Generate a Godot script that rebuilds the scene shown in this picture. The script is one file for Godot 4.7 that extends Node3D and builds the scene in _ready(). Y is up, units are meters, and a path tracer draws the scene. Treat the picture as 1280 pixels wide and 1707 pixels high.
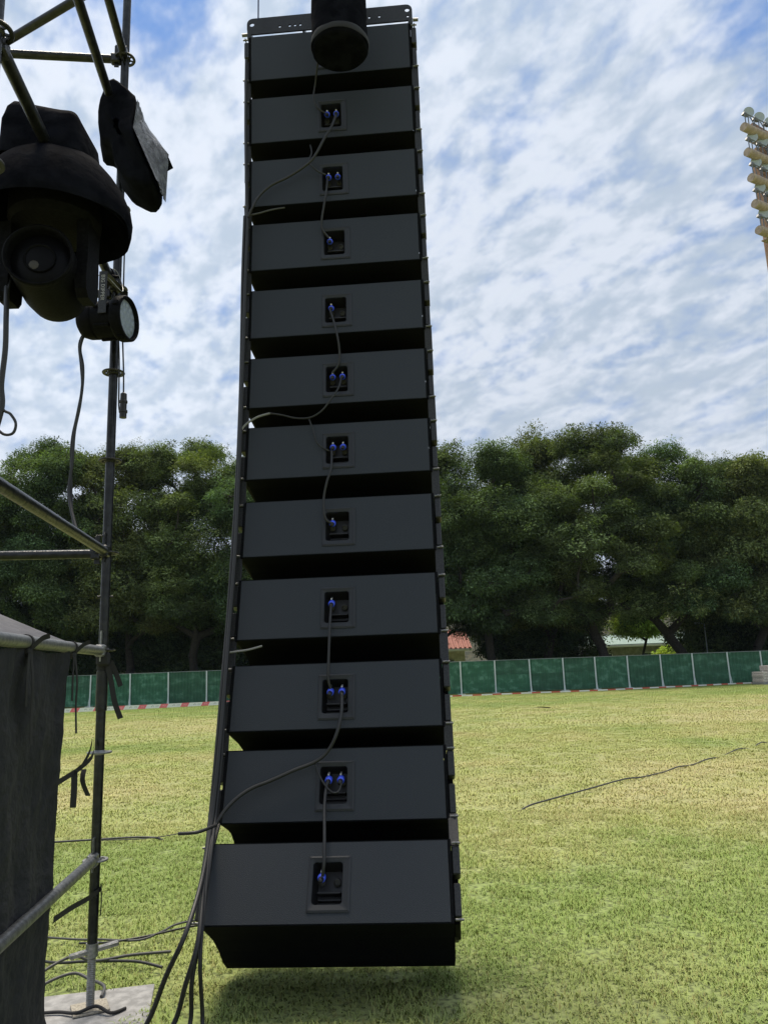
extends Node3D
# A hanging line array of loudspeakers seen from behind, beside a scaffold tower on a sports field.

var M: Dictionary = {}
var taken: Dictionary = {}

func _ready() -> void:
	_camera_and_light()
	_materials()
	_ground()
	_fences()
	_background_buildings()
	_trees()
	_light_tower()
	_speaker_array()
	_array_cables()
	_scaffold()
	_stage_lights()
	_cloth()
	_ground_bits()
	_grass()

# ------------------------------------------------------------------ camera, sky, sun
func _camera_and_light() -> void:
	var cam := Camera3D.new()
	cam.name = "camera"
	cam.fov = 67.06
	cam.near = 0.05
	cam.far = 3000.0
	cam.transform = Transform3D(Basis(Vector3.RIGHT, deg_to_rad(11.613)) * Basis(Vector3.BACK, deg_to_rad(-2.0731)), Vector3(0, 1.55, 0))
	add_child(cam)
	cam.current = true
	var env := Environment.new()
	env.background_mode = Environment.BG_SKY
	var sky := Sky.new()
	var pan := PanoramaSkyMaterial.new()
	pan.panorama = _sky_image()
	pan.energy_multiplier = 1.0
	sky.sky_material = pan
	env.sky = sky
	env.tonemap_mode = Environment.TONE_MAPPER_LINEAR
	env.tonemap_exposure = 1.0
	env.fog_enabled = true
	env.fog_density = 0.00012
	env.fog_light_color = Color(0.74, 0.82, 0.90)
	env.sdfgi_enabled = true
	env.ssao_enabled = true
	env.ssil_enabled = true
	var we := WorldEnvironment.new()
	we.name = "environment"
	we.environment = env
	add_child(we)
	var sun := DirectionalLight3D.new()
	sun.name = "sun"
	sun.light_energy = 1.6
	sun.light_color = Color(1.0, 0.95, 0.87)
	sun.light_angular_distance = 26.0
	sun.shadow_enabled = true
	# the sun stands high behind thin cloud, ahead of the camera and a little to the left
	sun.transform = Transform3D(Basis.looking_at(-SUN, Vector3.UP), Vector3(0, 60, 0))
	add_child(sun)

const SUN := Vector3(-0.0955, 0.9511, -0.2939)
const SKY_W := 4096
const SKY_H := 2048
var sn: Array = []
func _sky_image() -> ImageTexture:
	for k in 4:
		var n := FastNoiseLite.new()
		n.noise_type = FastNoiseLite.TYPE_SIMPLEX_SMOOTH
		n.seed = 11 + k * 7
		n.frequency = 1.0
		n.fractal_type = FastNoiseLite.FRACTAL_FBM
		n.fractal_octaves = [6, 2, 6, 2][k]
		n.fractal_gain = [0.56, 0.5, 0.58, 0.5][k]
		sn.append(n)
	# the whole sky, coarsely; then again finely where clouds are large enough to show their grain
	var img := Image.create_from_data(SKY_W / 4, SKY_H / 4, false, Image.FORMAT_RGB8, _sky_block(0, SKY_W / 4, 0, SKY_H / 4, 4))
	img.resize(SKY_W, SKY_H, Image.INTERPOLATE_CUBIC)
	for x0 in [0, SKY_W - 440]:
		var block := Image.create_from_data(440, 690, false, Image.FORMAT_RGB8, _sky_block(x0, 440, 350, 690, 1))
		img.blit_rect(block, Rect2i(0, 0, 440, 690), Vector2i(x0, 350))
	return ImageTexture.create_from_image(img)

# gaps of blue in the cloud sheet: azimuth, elevation (degrees), half sizes, strength
const GAPS := [[-17.0, 45.0, 5.5, 5.0, 0.72], [-22.0, 50.0, 5.0, 3.0, 0.3], [3.5, 49.0, 5.0, 2.5, 0.72], [30.0, 39.0, 3.0, 2.5, 0.4], [29.5, 32.0, 2.5, 4.0, 0.25], [6.0, 36.0, 5.0, 3.5, 0.32], [15.0, 39.0, 6.0, 1.6, 0.3], [30.0, 15.0, 7.0, 2.2, 0.35], [-24.0, 42.0, 6.0, 4.0, 0.2], [-110.0, 50.0, 18.0, 10.0, 0.4], [150.0, 40.0, 20.0, 10.0, 0.4], [70.0, 60.0, 16.0, 9.0, 0.35]]
func _sky_block(x0: int, w: int, y0: int, h: int, step: int) -> PackedByteArray:
	var out := PackedByteArray()
	out.resize(w * h * 3)
	var ca := cos(deg_to_rad(-34.0))
	var sa := sin(deg_to_rad(-34.0))
	var n0: FastNoiseLite = sn[0]
	var n1: FastNoiseLite = sn[1]
	var n2: FastNoiseLite = sn[2]
	var n3: FastNoiseLite = sn[3]
	var at := 0
	for r in h:
		var th: float = PI * (float(y0 + r) * step + 0.5 * step) / SKY_H
		var y: float = cos(th)
		if y < -0.03:
			for x in w:
				out[at] = 122
				out[at + 1] = 126
				out[at + 2] = 104
				at += 3
			continue
		y = maxf(y, 0.0)
		var hh: float = sin(th)
		var el: float = 90.0 - rad_to_deg(th)
		var hz: float = smoothstep(0.45, 0.02, y)
		var k: float = 1.0 / (y + 0.22)
		var gaps: Array = []
		for g in GAPS:
			var ge: float = (el - g[1]) / g[3]
			if ge * ge < 6.0:
				gaps.append([g[0], g[2], g[4] * exp(-ge * ge)])
		var blue := Color(0.19, 0.34, 0.68).lerp(Color(0.36, 0.49, 0.72), hz)
		var white := Color(0.74, 0.80, 0.90).lerp(Color(0.68, 0.74, 0.83), hz)
		var grey := Color(0.51, 0.60, 0.72).lerp(Color(0.52, 0.59, 0.69), hz)
		for x in w:
			var a: float = TAU * (float(x0 + x) * step + 0.5 * step) / SKY_W
			var dx: float = sin(a) * hh
			var dz: float = -cos(a) * hh
			var px: float = dx * k
			var pz: float = dz * k
			# along and across the streaks
			var s: float = px * sa - pz * ca
			var t: float = px * ca + pz * sa
			var wx: float = n1.get_noise_2d(px * 2.2, pz * 2.2)
			var wy: float = n1.get_noise_2d(px * 2.2 + 40.0, pz * 2.2 - 17.0)
			var fine: float = n0.get_noise_2d(s * 3.2 + wx * 0.12, t * 6.6 + wy * 0.14)
			var puff: float = n2.get_noise_2d(s * 12.0 + wy * 0.3, t * 18.0 + wx * 0.3 + 9.0) * (1.0 - 0.55 * hz)
			var big: float = n3.get_noise_2d(px * 0.8 + 5.0, pz * 0.8)
			var azd: float = rad_to_deg(a)
			if azd > 180.0:
				azd -= 360.0
			var gap := 0.0
			for g in gaps:
				var ga: float = (azd - g[0]) / g[1]
				gap += g[2] * exp(-ga * ga)
			var dens: float = 0.87 + fine * 0.50 + puff * 0.38 + big * 0.15 - gap * 1.15 + hz * 0.22
			var cover: float = smoothstep(0.0, 0.95, dens)
			var thick: float = 0.52 + n2.get_noise_2d(s * 4.0 - 30.0, t * 6.0 + wx * 0.2) * (0.75 - 0.3 * hz) + big * 0.3 + puff * 0.5
			var c := blue.lerp(grey.lerp(white, smoothstep(0.15, 0.9, thick)), cover)
			# brighter towards the sun
			var sx: float = dx * SUN.x + y * SUN.y + dz * SUN.z
			c = c * (1.0 + 0.35 * pow(maxf(sx, 0.0), 8.0) + 0.16 * exp(-pow((azd + 22.0) / 16.0, 2.0) - pow((el - 20.0) / 16.0, 2.0)))
			out[at] = int(clampf(c.r, 0.0, 1.0) ** 0.4545 * 255.0)
			out[at + 1] = int(clampf(c.g, 0.0, 1.0) ** 0.4545 * 255.0)
			out[at + 2] = int(clampf(c.b, 0.0, 1.0) ** 0.4545 * 255.0)
			at += 3
	return out

# ------------------------------------------------------------------ naming
func numbered(called: String) -> String:
	var n: int = taken.get(called, 0)
	taken[called] = n + 1
	return called if n == 0 else "%s_%03d" % [called, n]

func tag(o: Node3D, label: String, category := "", group := "", kind := "") -> void:
	if label != "":
		o.set_meta("label", label)
	if category != "":
		o.set_meta("category", category)
	if group != "":
		o.set_meta("group", group)
	if kind != "":
		o.set_meta("kind", kind)

func thing(called: String, at: Transform3D, label: String, category: String, group := "") -> Node3D:
	var o := Node3D.new()
	o.name = numbered(called)
	add_child(o)
	o.transform = at
	tag(o, label, category, group)
	return o

func part(parent: Node, called: String, b: MB, m: Material, at := Transform3D.IDENTITY) -> MeshInstance3D:
	return part_mesh(parent, called, b.done(), m, at)

func part_mesh(parent: Node, called: String, mesh: Mesh, m: Material, at := Transform3D.IDENTITY) -> MeshInstance3D:
	var o := MeshInstance3D.new()
	o.mesh = mesh
	o.material_override = m
	if parent == self:
		o.name = numbered(called)
		add_child(o)
	else:
		var n := 0
		var nm := called
		while parent.has_node(NodePath(nm)):
			n += 1
			nm = "%s_%03d" % [called, n]
		o.name = nm
		parent.add_child(o)
	o.transform = at
	return o

func single(called: String, b: MB, m: Material, label: String, category: String, group := "") -> MeshInstance3D:
	var o := part(self, called, b, m)
	tag(o, label, category, group)
	return o

func struct(called: String, b: MB, m: Material) -> MeshInstance3D:
	var o := part(self, called, b, m)
	o.set_meta("kind", "structure")
	return o

# ------------------------------------------------------------------ mesh builder
class MB:
	var v := PackedVector3Array()
	var n := PackedVector3Array()
	var u := PackedVector2Array()
	var c := PackedColorArray()
	var tint := Color.WHITE
	var use_c := false

	func tri(a: Vector3, b: Vector3, d: Vector3, na: Vector3, nb: Vector3, nd: Vector3, ua := Vector2.ZERO, ub := Vector2.ZERO, ud := Vector2.ZERO) -> void:
		if (d - a).cross(b - a).dot(na + nb + nd) < 0.0:
			var t := b; b = d; d = t
			t = nb; nb = nd; nd = t
			var w := ub; ub = ud; ud = w
		v.append(a); v.append(b); v.append(d)
		n.append(na); n.append(nb); n.append(nd)
		u.append(ua); u.append(ub); u.append(ud)
		if use_c:
			c.append(tint); c.append(tint); c.append(tint)

	func flat(a: Vector3, b: Vector3, d: Vector3, out: Vector3) -> void:
		var k := (d - a).cross(b - a)
		if k.length_squared() < 1e-16:
			return
		k = k.normalized()
		if k.dot(out) < 0.0:
			k = -k
		tri(a, b, d, k, k, k)

	func quad(a: Vector3, b: Vector3, d: Vector3, e: Vector3, out: Vector3) -> void:
		flat(a, b, d, out)
		flat(a, d, e, out)

	func uvquad(a: Vector3, b: Vector3, d: Vector3, e: Vector3, out: Vector3, r := Rect2(0, 0, 1, 1)) -> void:
		var p := r.position
		var q := r.end
		tri(a, b, d, out, out, out, Vector2(p.x, q.y), Vector2(q.x, q.y), Vector2(q.x, p.y))
		tri(a, d, e, out, out, out, Vector2(p.x, q.y), Vector2(q.x, p.y), Vector2(p.x, p.y))

	# a box with chamfered edges
	func box(x: Transform3D, s: Vector3, bev := 0.004) -> void:
		var h := s * 0.5
		bev = minf(bev, minf(h.x, minf(h.y, h.z)) * 0.6)
		var o := x.origin
		for ax in 3:
			var a1 := (ax + 1) % 3
			var a2 := (ax + 2) % 3
			for sg in [-1.0, 1.0]:
				var q: Array = []
				for st in [[-1, -1], [1, -1], [1, 1], [-1, 1]]:
					var p := Vector3.ZERO
					p[ax] = sg * h[ax]
					p[a1] = st[0] * (h[a1] - bev)
					p[a2] = st[1] * (h[a2] - bev)
					q.append(x * p)
				var out := Vector3.ZERO
				out[ax] = sg
				quad(q[0], q[1], q[2], q[3], x.basis * out)
			if bev > 0.0:
				for s1 in [-1.0, 1.0]:
					for s2 in [-1.0, 1.0]:
						var e: Array = []
						for w in [[-1.0, 0], [1.0, 0], [1.0, 1], [-1.0, 1]]:
							var p := Vector3.ZERO
							p[ax] = w[0] * (h[ax] - bev)
							p[a1] = s1 * (h[a1] - (bev if w[1] == 1 else 0.0))
							p[a2] = s2 * (h[a2] - (0.0 if w[1] == 1 else bev))
							e.append(x * p)
						var out := Vector3.ZERO
						out[a1] = s1
						out[a2] = s2
						quad(e[0], e[1], e[2], e[3], x.basis * out)
		if bev > 0.0:
			for sx in [-1.0, 1.0]:
				for sy in [-1.0, 1.0]:
					for sz in [-1.0, 1.0]:
						var sv := Vector3(sx, sy, sz)
						var k := sv * (h - Vector3(bev, bev, bev))
						flat(x * (k + Vector3(sx * bev, 0, 0)), x * (k + Vector3(0, sy * bev, 0)), x * (k + Vector3(0, 0, sz * bev)), x.basis * sv)

	func bx(at: Vector3, s: Vector3, bev := 0.004) -> void:
		box(Transform3D(Basis.IDENTITY, at), s, bev)

	# a tube along points; one radius or one per point
	func tube(pts: Array, rad, sides := 8, caps := true) -> void:
		var ring: Array = []
		var nrm: Array = []
		var last := Vector3.ZERO
		for i in pts.size():
			var p: Vector3 = pts[i]
			var d: Vector3 = (pts[mini(i + 1, pts.size() - 1)] - pts[maxi(i - 1, 0)]).normalized()
			if last == Vector3.ZERO:
				last = d.cross(Vector3.UP if absf(d.y) < 0.9 else Vector3.RIGHT).normalized()
			last = (last - d * last.dot(d)).normalized()
			var w := d.cross(last)
			var r: float = rad[i] if rad is Array else rad
			var rr: Array = []
			var nn: Array = []
			for k in sides:
				var a := TAU * k / sides
				var q := last * cos(a) + w * sin(a)
				nn.append(q)
				rr.append(p + q * r)
			ring.append(rr)
			nrm.append(nn)
		for i in pts.size() - 1:
			for k in sides:
				var j := (k + 1) % sides
				tri(ring[i][k], ring[i][j], ring[i + 1][j], nrm[i][k], nrm[i][j], nrm[i + 1][j])
				tri(ring[i][k], ring[i + 1][j], ring[i + 1][k], nrm[i][k], nrm[i + 1][j], nrm[i + 1][k])
		if caps:
			for e in [0, pts.size() - 1]:
				var d: Vector3 = (pts[0] - pts[1]) if e == 0 else (pts[e] - pts[e - 1])
				d = d.normalized()
				for k in range(1, sides - 1):
					tri(ring[e][0], ring[e][k], ring[e][k + 1], d, d, d)

	# profile of (radius, height) turned about the y axis of x
	func lathe(prof: Array, x: Transform3D, segs := 24, smooth := true, ripple := 0.0, waves := 7) -> void:
		var rows: Array = []
		for i in prof.size():
			var row: Array = []
			for k in segs:
				var a := TAU * k / segs
				var r: float = prof[i].x * (1.0 + ripple * (sin(a * waves + i * 0.7) + 0.6 * sin(a * (waves * 2 - 3) - i * 1.3)))
				row.append(x * Vector3(r * cos(a), prof[i].y + (ripple * prof[i].x * sin(a * waves * 0.5 + 1.0) if ripple > 0.0 else 0.0), r * sin(a)))
			rows.append(row)
		for i in prof.size() - 1:
			var e: Vector2 = prof[i + 1] - prof[i]
			var e0: Vector2 = e if i == 0 else prof[i + 1] - prof[i - 1]
			var e1: Vector2 = e if i + 2 >= prof.size() else prof[i + 2] - prof[i]
			if not smooth:
				e0 = e
				e1 = e
			for k in segs:
				var j := (k + 1) % segs
				var nn: Array = []
				for q in [[k, e0], [j, e0], [j, e1], [k, e1]]:
					var a: float = TAU * q[0] / segs
					var f: Vector2 = q[1]
					var o := Vector2(f.y, -f.x).normalized()
					nn.append((x.basis * Vector3(o.x * cos(a), o.y, o.x * sin(a))).normalized())
				# winding follows the profile: outside is to the right of its direction
				tri(rows[i][k], rows[i][j], rows[i + 1][j], nn[0], nn[1], nn[2])
				tri(rows[i][k], rows[i + 1][j], rows[i + 1][k], nn[0], nn[2], nn[3])

	# a polygon in the xy plane of x, from z0 to z1
	func prism(poly: PackedVector2Array, z0: float, z1: float, x := Transform3D.IDENTITY) -> void:
		var idx := Geometry2D.triangulate_polygon(poly)
		for k in range(0, idx.size(), 3):
			for z in [z0, z1]:
				var o := x.basis * Vector3(0, 0, -1.0 if z == minf(z0, z1) else 1.0)
				flat(x * Vector3(poly[idx[k]].x, poly[idx[k]].y, z), x * Vector3(poly[idx[k + 1]].x, poly[idx[k + 1]].y, z), x * Vector3(poly[idx[k + 2]].x, poly[idx[k + 2]].y, z), o)
		var turn := 1.0 if Geometry2D.is_polygon_clockwise(poly) else -1.0
		for i in poly.size():
			var a := poly[i]
			var b := poly[(i + 1) % poly.size()]
			var e := (b - a)
			var o := x.basis * Vector3(-e.y, e.x, 0) * turn
			quad(x * Vector3(a.x, a.y, z0), x * Vector3(b.x, b.y, z0), x * Vector3(b.x, b.y, z1), x * Vector3(a.x, a.y, z1), o)

	# a sheet with its own thickness over a grid of points [row][column]
	func sheet(g: Array, thick := 0.002) -> void:
		var rows := g.size()
		var cols: int = g[0].size()
		var nn: Array = []
		for i in rows:
			var r: Array = []
			for j in cols:
				var du: Vector3 = g[i][mini(j + 1, cols - 1)] - g[i][maxi(j - 1, 0)]
				var dv: Vector3 = g[mini(i + 1, rows - 1)][j] - g[maxi(i - 1, 0)][j]
				r.append(du.cross(dv).normalized())
			nn.append(r)
		for sgn in [1.0, -1.0]:
			var o: float = sgn * thick * 0.5
			for i in rows - 1:
				for j in cols - 1:
					var a: Vector3 = g[i][j] + nn[i][j] * o
					var b: Vector3 = g[i][j + 1] + nn[i][j + 1] * o
					var d: Vector3 = g[i + 1][j + 1] + nn[i + 1][j + 1] * o
					var e: Vector3 = g[i + 1][j] + nn[i + 1][j] * o
					tri(a, b, d, nn[i][j] * sgn, nn[i][j + 1] * sgn, nn[i + 1][j + 1] * sgn)
					tri(a, d, e, nn[i][j] * sgn, nn[i + 1][j + 1] * sgn, nn[i + 1][j] * sgn)

	func done() -> ArrayMesh:
		var arr := []
		arr.resize(Mesh.ARRAY_MAX)
		arr[Mesh.ARRAY_VERTEX] = v
		arr[Mesh.ARRAY_NORMAL] = n
		arr[Mesh.ARRAY_TEX_UV] = u
		if use_c:
			arr[Mesh.ARRAY_COLOR] = c
		var m := ArrayMesh.new()
		m.add_surface_from_arrays(Mesh.PRIMITIVE_TRIANGLES, arr)
		return m

func smooth_line(p: Array, per := 6) -> Array:
	var out: Array = []
	for i in p.size() - 1:
		var a: Vector3 = p[maxi(i - 1, 0)]
		var b: Vector3 = p[i]
		var c: Vector3 = p[i + 1]
		var d: Vector3 = p[mini(i + 2, p.size() - 1)]
		for k in per:
			out.append(b.cubic_interpolate(c, a, d, float(k) / per))
	out.append(p[p.size() - 1])
	return out

func cable_mesh(p: Array, r: float, per := 6, sides := 8) -> MB:
	var b := MB.new()
	b.tube(smooth_line(p, per), r, sides)
	return b

func axes(y: Vector3, at: Vector3, hint := Vector3.FORWARD) -> Transform3D:
	y = y.normalized()
	if absf(y.dot(hint)) > 0.98:
		hint = Vector3.RIGHT
	var x := y.cross(hint).normalized()
	return Transform3D(Basis(x, y, x.cross(y)), at)

func lin(r: float, g: float, b: float) -> Color:
	return Color(r, g, b).linear_to_srgb()

# ------------------------------------------------------------------ materials
func plain(col: Color, rough := 0.8, metal := 0.0) -> StandardMaterial3D:
	var m := StandardMaterial3D.new()
	m.albedo_color = col
	m.roughness = rough
	m.metallic = metal
	return m

func ramp(cols: Array, offs: Array) -> Gradient:
	var g := Gradient.new()
	g.offsets = PackedFloat32Array(offs)
	var pc := PackedColorArray()
	for c in cols:
		pc.append(c)
	g.colors = pc
	return g

func noise_tex(size: int, freq: float, seed_: int, g: Gradient, oct := 4, bump := 0.0) -> NoiseTexture2D:
	var n := FastNoiseLite.new()
	n.seed = seed_
	n.frequency = freq
	n.fractal_octaves = oct
	n.fractal_gain = 0.55
	n.noise_type = FastNoiseLite.TYPE_SIMPLEX_SMOOTH
	var t := NoiseTexture2D.new()
	t.width = size
	t.height = size
	t.seamless = true
	t.noise = n
	if bump > 0.0:
		t.as_normal_map = true
		t.bump_strength = bump
	elif g:
		t.color_ramp = g
	return t

# metres: how many metres one repeat of the texture covers
func grained(c0: Color, c1: Color, metres: float, rough := 0.8, metal := 0.0, bump := 2.0, freq := 0.02, offs := [0.3, 0.7], world := false, seed_ := 3, size := 256) -> StandardMaterial3D:
	var m := plain(Color.WHITE, rough, metal)
	m.albedo_texture = noise_tex(size, freq, seed_, ramp([c0, c1], offs))
	m.uv1_triplanar = true
	m.uv1_world_triplanar = world
	m.uv1_scale = Vector3.ONE / metres
	if bump > 0.0:
		m.normal_enabled = true
		m.normal_texture = noise_tex(size, freq * 2.0, seed_ + 1, null, 4, bump)
		m.normal_scale = 0.6
	return m

func _materials() -> void:
	M.panel = grained(lin(0.0150, 0.0195, 0.0265), lin(0.0180, 0.0230, 0.0305), 0.25, 0.64, 0.0, 2.0, 0.09)
	M.cab = grained(lin(0.006, 0.0065, 0.0075), lin(0.009, 0.0095, 0.011), 0.3, 0.9, 0.0, 2.0, 0.08)
	M.cab.metallic_specular = 0.15
	M.rub = plain(lin(0.013, 0.015, 0.019), 0.55)
	M.recess = plain(lin(0.012, 0.012, 0.014), 0.45)
	M.grille = plain(lin(0.01, 0.01, 0.01), 0.8)
	M.steelblack = grained(lin(0.014, 0.015, 0.016), lin(0.03, 0.03, 0.03), 0.2, 0.42, 0.3, 1.5, 0.06)
	M.pin = plain(lin(0.6, 0.6, 0.6), 0.3, 0.9)
	M.blue = plain(lin(0.07, 0.13, 0.92), 0.4)
	M.plug = plain(lin(0.012, 0.012, 0.013), 0.45)
	M.latch = plain(lin(0.75, 0.75, 0.72), 0.3, 0.7)
	M.cable = plain(lin(0.017, 0.017, 0.018), 0.5)
	M.cablegrey = plain(lin(0.06, 0.06, 0.06), 0.55)
	M.cableworn = plain(lin(0.20, 0.20, 0.195), 0.55)
	M.pin = plain(lin(0.18, 0.18, 0.18), 0.45, 0.7)
	M.bag = grained(lin(0.0045, 0.0048, 0.007), lin(0.009, 0.0095, 0.013), 0.5, 0.8, 0.0, 4.0, 0.012)
	M.bag.metallic_specular = 0.06
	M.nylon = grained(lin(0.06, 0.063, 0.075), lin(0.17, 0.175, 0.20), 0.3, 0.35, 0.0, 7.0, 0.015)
	M.tube = grained(lin(0.016, 0.017, 0.019), lin(0.034, 0.035, 0.036), 0.5, 0.32, 0.5, 1.5, 0.03, [0.35, 0.8])
	M.tubegrey = grained(lin(0.10, 0.105, 0.11), lin(0.17, 0.175, 0.18), 0.4, 0.4, 0.5, 2.0, 0.04)
	M.galv = grained(lin(0.20, 0.205, 0.205), lin(0.32, 0.32, 0.31), 0.3, 0.42, 0.7, 2.0, 0.04)
	M.black = grained(lin(0.005, 0.005, 0.006), lin(0.009, 0.009, 0.011), 0.3, 0.55, 0.0, 1.5, 0.05)
	M.black.metallic_specular = 0.14
	M.footplate = grained(lin(0.22, 0.20, 0.16), lin(0.36, 0.33, 0.27), 0.12, 0.55, 0.2, 2.0, 0.03)
	M.cloth = grained(lin(0.010, 0.011, 0.014), lin(0.019, 0.019, 0.023), 0.6, 0.85, 0.0, 5.0, 0.02)
	M.canopy = grained(lin(0.065, 0.062, 0.07), lin(0.095, 0.092, 0.10), 0.6, 0.6, 0.0, 4.0, 0.02)
	M.webbing = plain(lin(0.014, 0.014, 0.015), 0.8)
	M.ply = grained(lin(0.20, 0.20, 0.20), lin(0.31, 0.31, 0.31), 0.5, 0.75, 0.0, 2.0, 0.02, [0.25, 0.75])
	M.lens = plain(lin(0.30, 0.34, 0.42), 0.3)
	M.darkglass = plain(lin(0.004, 0.004, 0.005), 0.35)
	M.darkglass.metallic_specular = 0.2
	M.amber = plain(lin(0.035, 0.03, 0.02), 0.5)
	M.print = plain(lin(0.45, 0.45, 0.45), 0.7)
	M.post = plain(lin(0.62, 0.68, 0.66), 0.5)
	M.rail = plain(lin(0.25, 0.29, 0.28), 0.6)
	M.green = []
	for k in 4:
		var d: float = [1.0, 0.82, 1.12, 0.92][k]
		var m := plain(Color.WHITE, 0.55)
		m.albedo_texture = noise_tex(256, 0.012, 50 + k, ramp([lin(0.018 * d, 0.100 * d, 0.050 * d), lin(0.026 * d, 0.125 * d, 0.066 * d), lin(0.10 * d, 0.24 * d, 0.16 * d)], [0.3, 0.55, 0.85]), 5)
		m.uv1_triplanar = true
		m.uv1_world_triplanar = true
		m.uv1_scale = Vector3(0.42, 0.6, 0.42)
		m.uv1_offset = Vector3(0.3 * k, 0.17 * k, 0)
		M.green.append(m)
	M.bark = grained(lin(0.022, 0.019, 0.015), lin(0.05, 0.043, 0.035), 1.2, 0.95, 0.0, 6.0, 0.03)
	M.wall = grained(lin(0.42, 0.40, 0.36), lin(0.55, 0.53, 0.48), 3.0, 0.9, 0.0, 1.0)
	M.wallgrey = grained(lin(0.24, 0.23, 0.21), lin(0.34, 0.33, 0.30), 3.0, 0.9, 0.0, 1.0)
	M.roofred = grained(lin(0.25, 0.09, 0.065), lin(0.36, 0.15, 0.11), 1.5, 0.8, 0.0, 1.0)
	M.roofgreen = grained(lin(0.16, 0.24, 0.21), lin(0.24, 0.33, 0.29), 2.0, 0.6, 0.0, 1.0)
	M.white = plain(lin(0.75, 0.75, 0.73), 0.6)
	M.pane = plain(lin(0.04, 0.05, 0.055), 0.15)
	M.redsteel = grained(lin(0.20, 0.035, 0.03), lin(0.30, 0.06, 0.05), 1.0, 0.6, 0.0, 1.0)
	M.concrete = grained(lin(0.32, 0.25, 0.20), lin(0.44, 0.35, 0.28), 3.0, 0.9, 0.0, 1.5)
	M.rust = grained(lin(0.36, 0.21, 0.15), lin(0.48, 0.31, 0.22), 9.0, 0.85, 0.0, 1.0)
	M.lampgrey = plain(lin(0.36, 0.41, 0.42), 0.4, 0.2)
	M.railgrey = plain(lin(0.12, 0.13, 0.15), 0.5)
	M.hill = grained(lin(0.05, 0.06, 0.035), lin(0.14, 0.13, 0.08), 14.0, 0.95, 0.0, 3.0, 0.03)
	M.wrap = grained(lin(0.42, 0.36, 0.34), lin(0.62, 0.58, 0.55), 0.8, 0.5, 0.0, 4.0, 0.03)
	M.duct = grained(lin(0.02, 0.02, 0.024), lin(0.05, 0.05, 0.055), 0.4, 0.5, 0.0, 2.0)

# ------------------------------------------------------------------ ground
var gn: Array = []
func _grass_tint(x: float, z: float) -> Color:
	# linear colour of the turf: green, straw and worn brown, in the broad bands of the field
	if gn.is_empty():
		for k in 3:
			var n := FastNoiseLite.new()
			n.seed = 90 + k
			n.frequency = [0.09, 0.45, 0.03][k]
			n.fractal_octaves = 4
			gn.append(n)
	var d := -z
	var a: float = gn[0].get_noise_2d(x, z * 1.3)
	var b: float = gn[1].get_noise_2d(x, z)
	var c: float = gn[2].get_noise_2d(x * 0.8, z * 2.4)
	var dry: float = 0.40 + a * 0.45 + b * 0.5 + c * 0.6
	dry += 0.26 * smoothstep(8.5, 15.0, d) * (1.0 - smoothstep(24.0, 34.0, d))
	dry -= 0.30 * smoothstep(30.0, 38.0, d)
	dry -= 0.5 * exp(-(pow((x - 3.2) / 1.9, 2.0) + pow((d - 4.2) / 2.2, 2.0)))
	dry += 0.25 * exp(-(pow((x - 0.6) / 1.2, 2.0) + pow((d - 3.9) / 0.9, 2.0)))
	dry -= 0.22 * exp(-(pow((x + 1.6) / 1.6, 2.0) + pow((d - 7.0) / 2.0, 2.0)))
	dry = clampf(dry, 0.0, 1.0)
	var green := Color(0.252, 0.328, 0.102)
	var mixed := Color(0.362, 0.390, 0.150)
	var straw := Color(0.450, 0.420, 0.205)
	return green.lerp(mixed, smoothstep(0.0, 0.5, dry)).lerp(straw, smoothstep(0.45, 1.0, dry))

func _ground() -> void:
	# one sheet to the horizon, in rings that grow coarser
	var b := MB.new()
	b.use_c = true
	var xs: Array = [-1500.0, -400.0, -120.0]
	for k in 121:
		xs.append(-60.0 + k)
	xs.append_array([120.0, 400.0, 1500.0])
	var zs: Array = [1500.0, 300.0, 60.0, 20.0]
	for k in 69:
		zs.append(8.0 - k)
	zs.append_array([-75.0, -100.0, -200.0, -500.0, -1500.0])
	var cols: Array = []
	for z in zs:
		var r: Array = []
		for x in xs:
			r.append(_grass_tint(x, z) * 0.95)
		cols.append(r)
	for i in zs.size() - 1:
		for j in xs.size() - 1:
			var p: Array = []
			for q in [[i, j], [i, j + 1], [i + 1, j + 1], [i + 1, j]]:
				p.append([Vector3(xs[q[1]], 0, zs[q[0]]), cols[q[0]][q[1]]])
			for t in [[0, 1, 2], [0, 2, 3]]:
				for w in [t[0], t[2], t[1]] if (p[t[2]][0] - p[t[0]][0]).cross(p[t[1]][0] - p[t[0]][0]).y < 0.0 else t:
					b.v.append(p[w][0])
					b.n.append(Vector3.UP)
					b.u.append(Vector2.ZERO)
					b.c.append(p[w][1])
	var m := plain(Color.WHITE, 0.95)
	m.vertex_color_use_as_albedo = true
	m.albedo_texture = noise_tex(1024, 0.05, 21, ramp([lin(0.32, 0.32, 0.30), lin(0.75, 0.75, 0.75), lin(1.0, 1.0, 0.95)], [0.25, 0.5, 0.8]), 5)
	m.uv1_triplanar = true
	m.uv1_world_triplanar = true
	m.uv1_scale = Vector3.ONE / 2.7
	struct("ground", b, m)
	# wooded hill far behind the trees
	var hb := MB.new()
	var g: Array = []
	var hn := FastNoiseLite.new()
	hn.seed = 5
	hn.frequency = 0.012
	for i in 25:
		var r: Array = []
		for j in 81:
			var x := -600.0 + j * 15.0
			var z := -190.0 - i * 12.0
			var up: float = sin(PI * minf(float(i) / 24.0, 1.0))
			r.append(Vector3(x, -0.5 + up * (26.0 + 14.0 * hn.get_noise_2d(x, z * 0.6)) + 2.5 * hn.get_noise_2d(x * 7.0, z * 7.0) * up, z))
		g.append(r)
	hb.sheet(g, 0.0)
	struct("hill", hb, M.hill)

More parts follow.
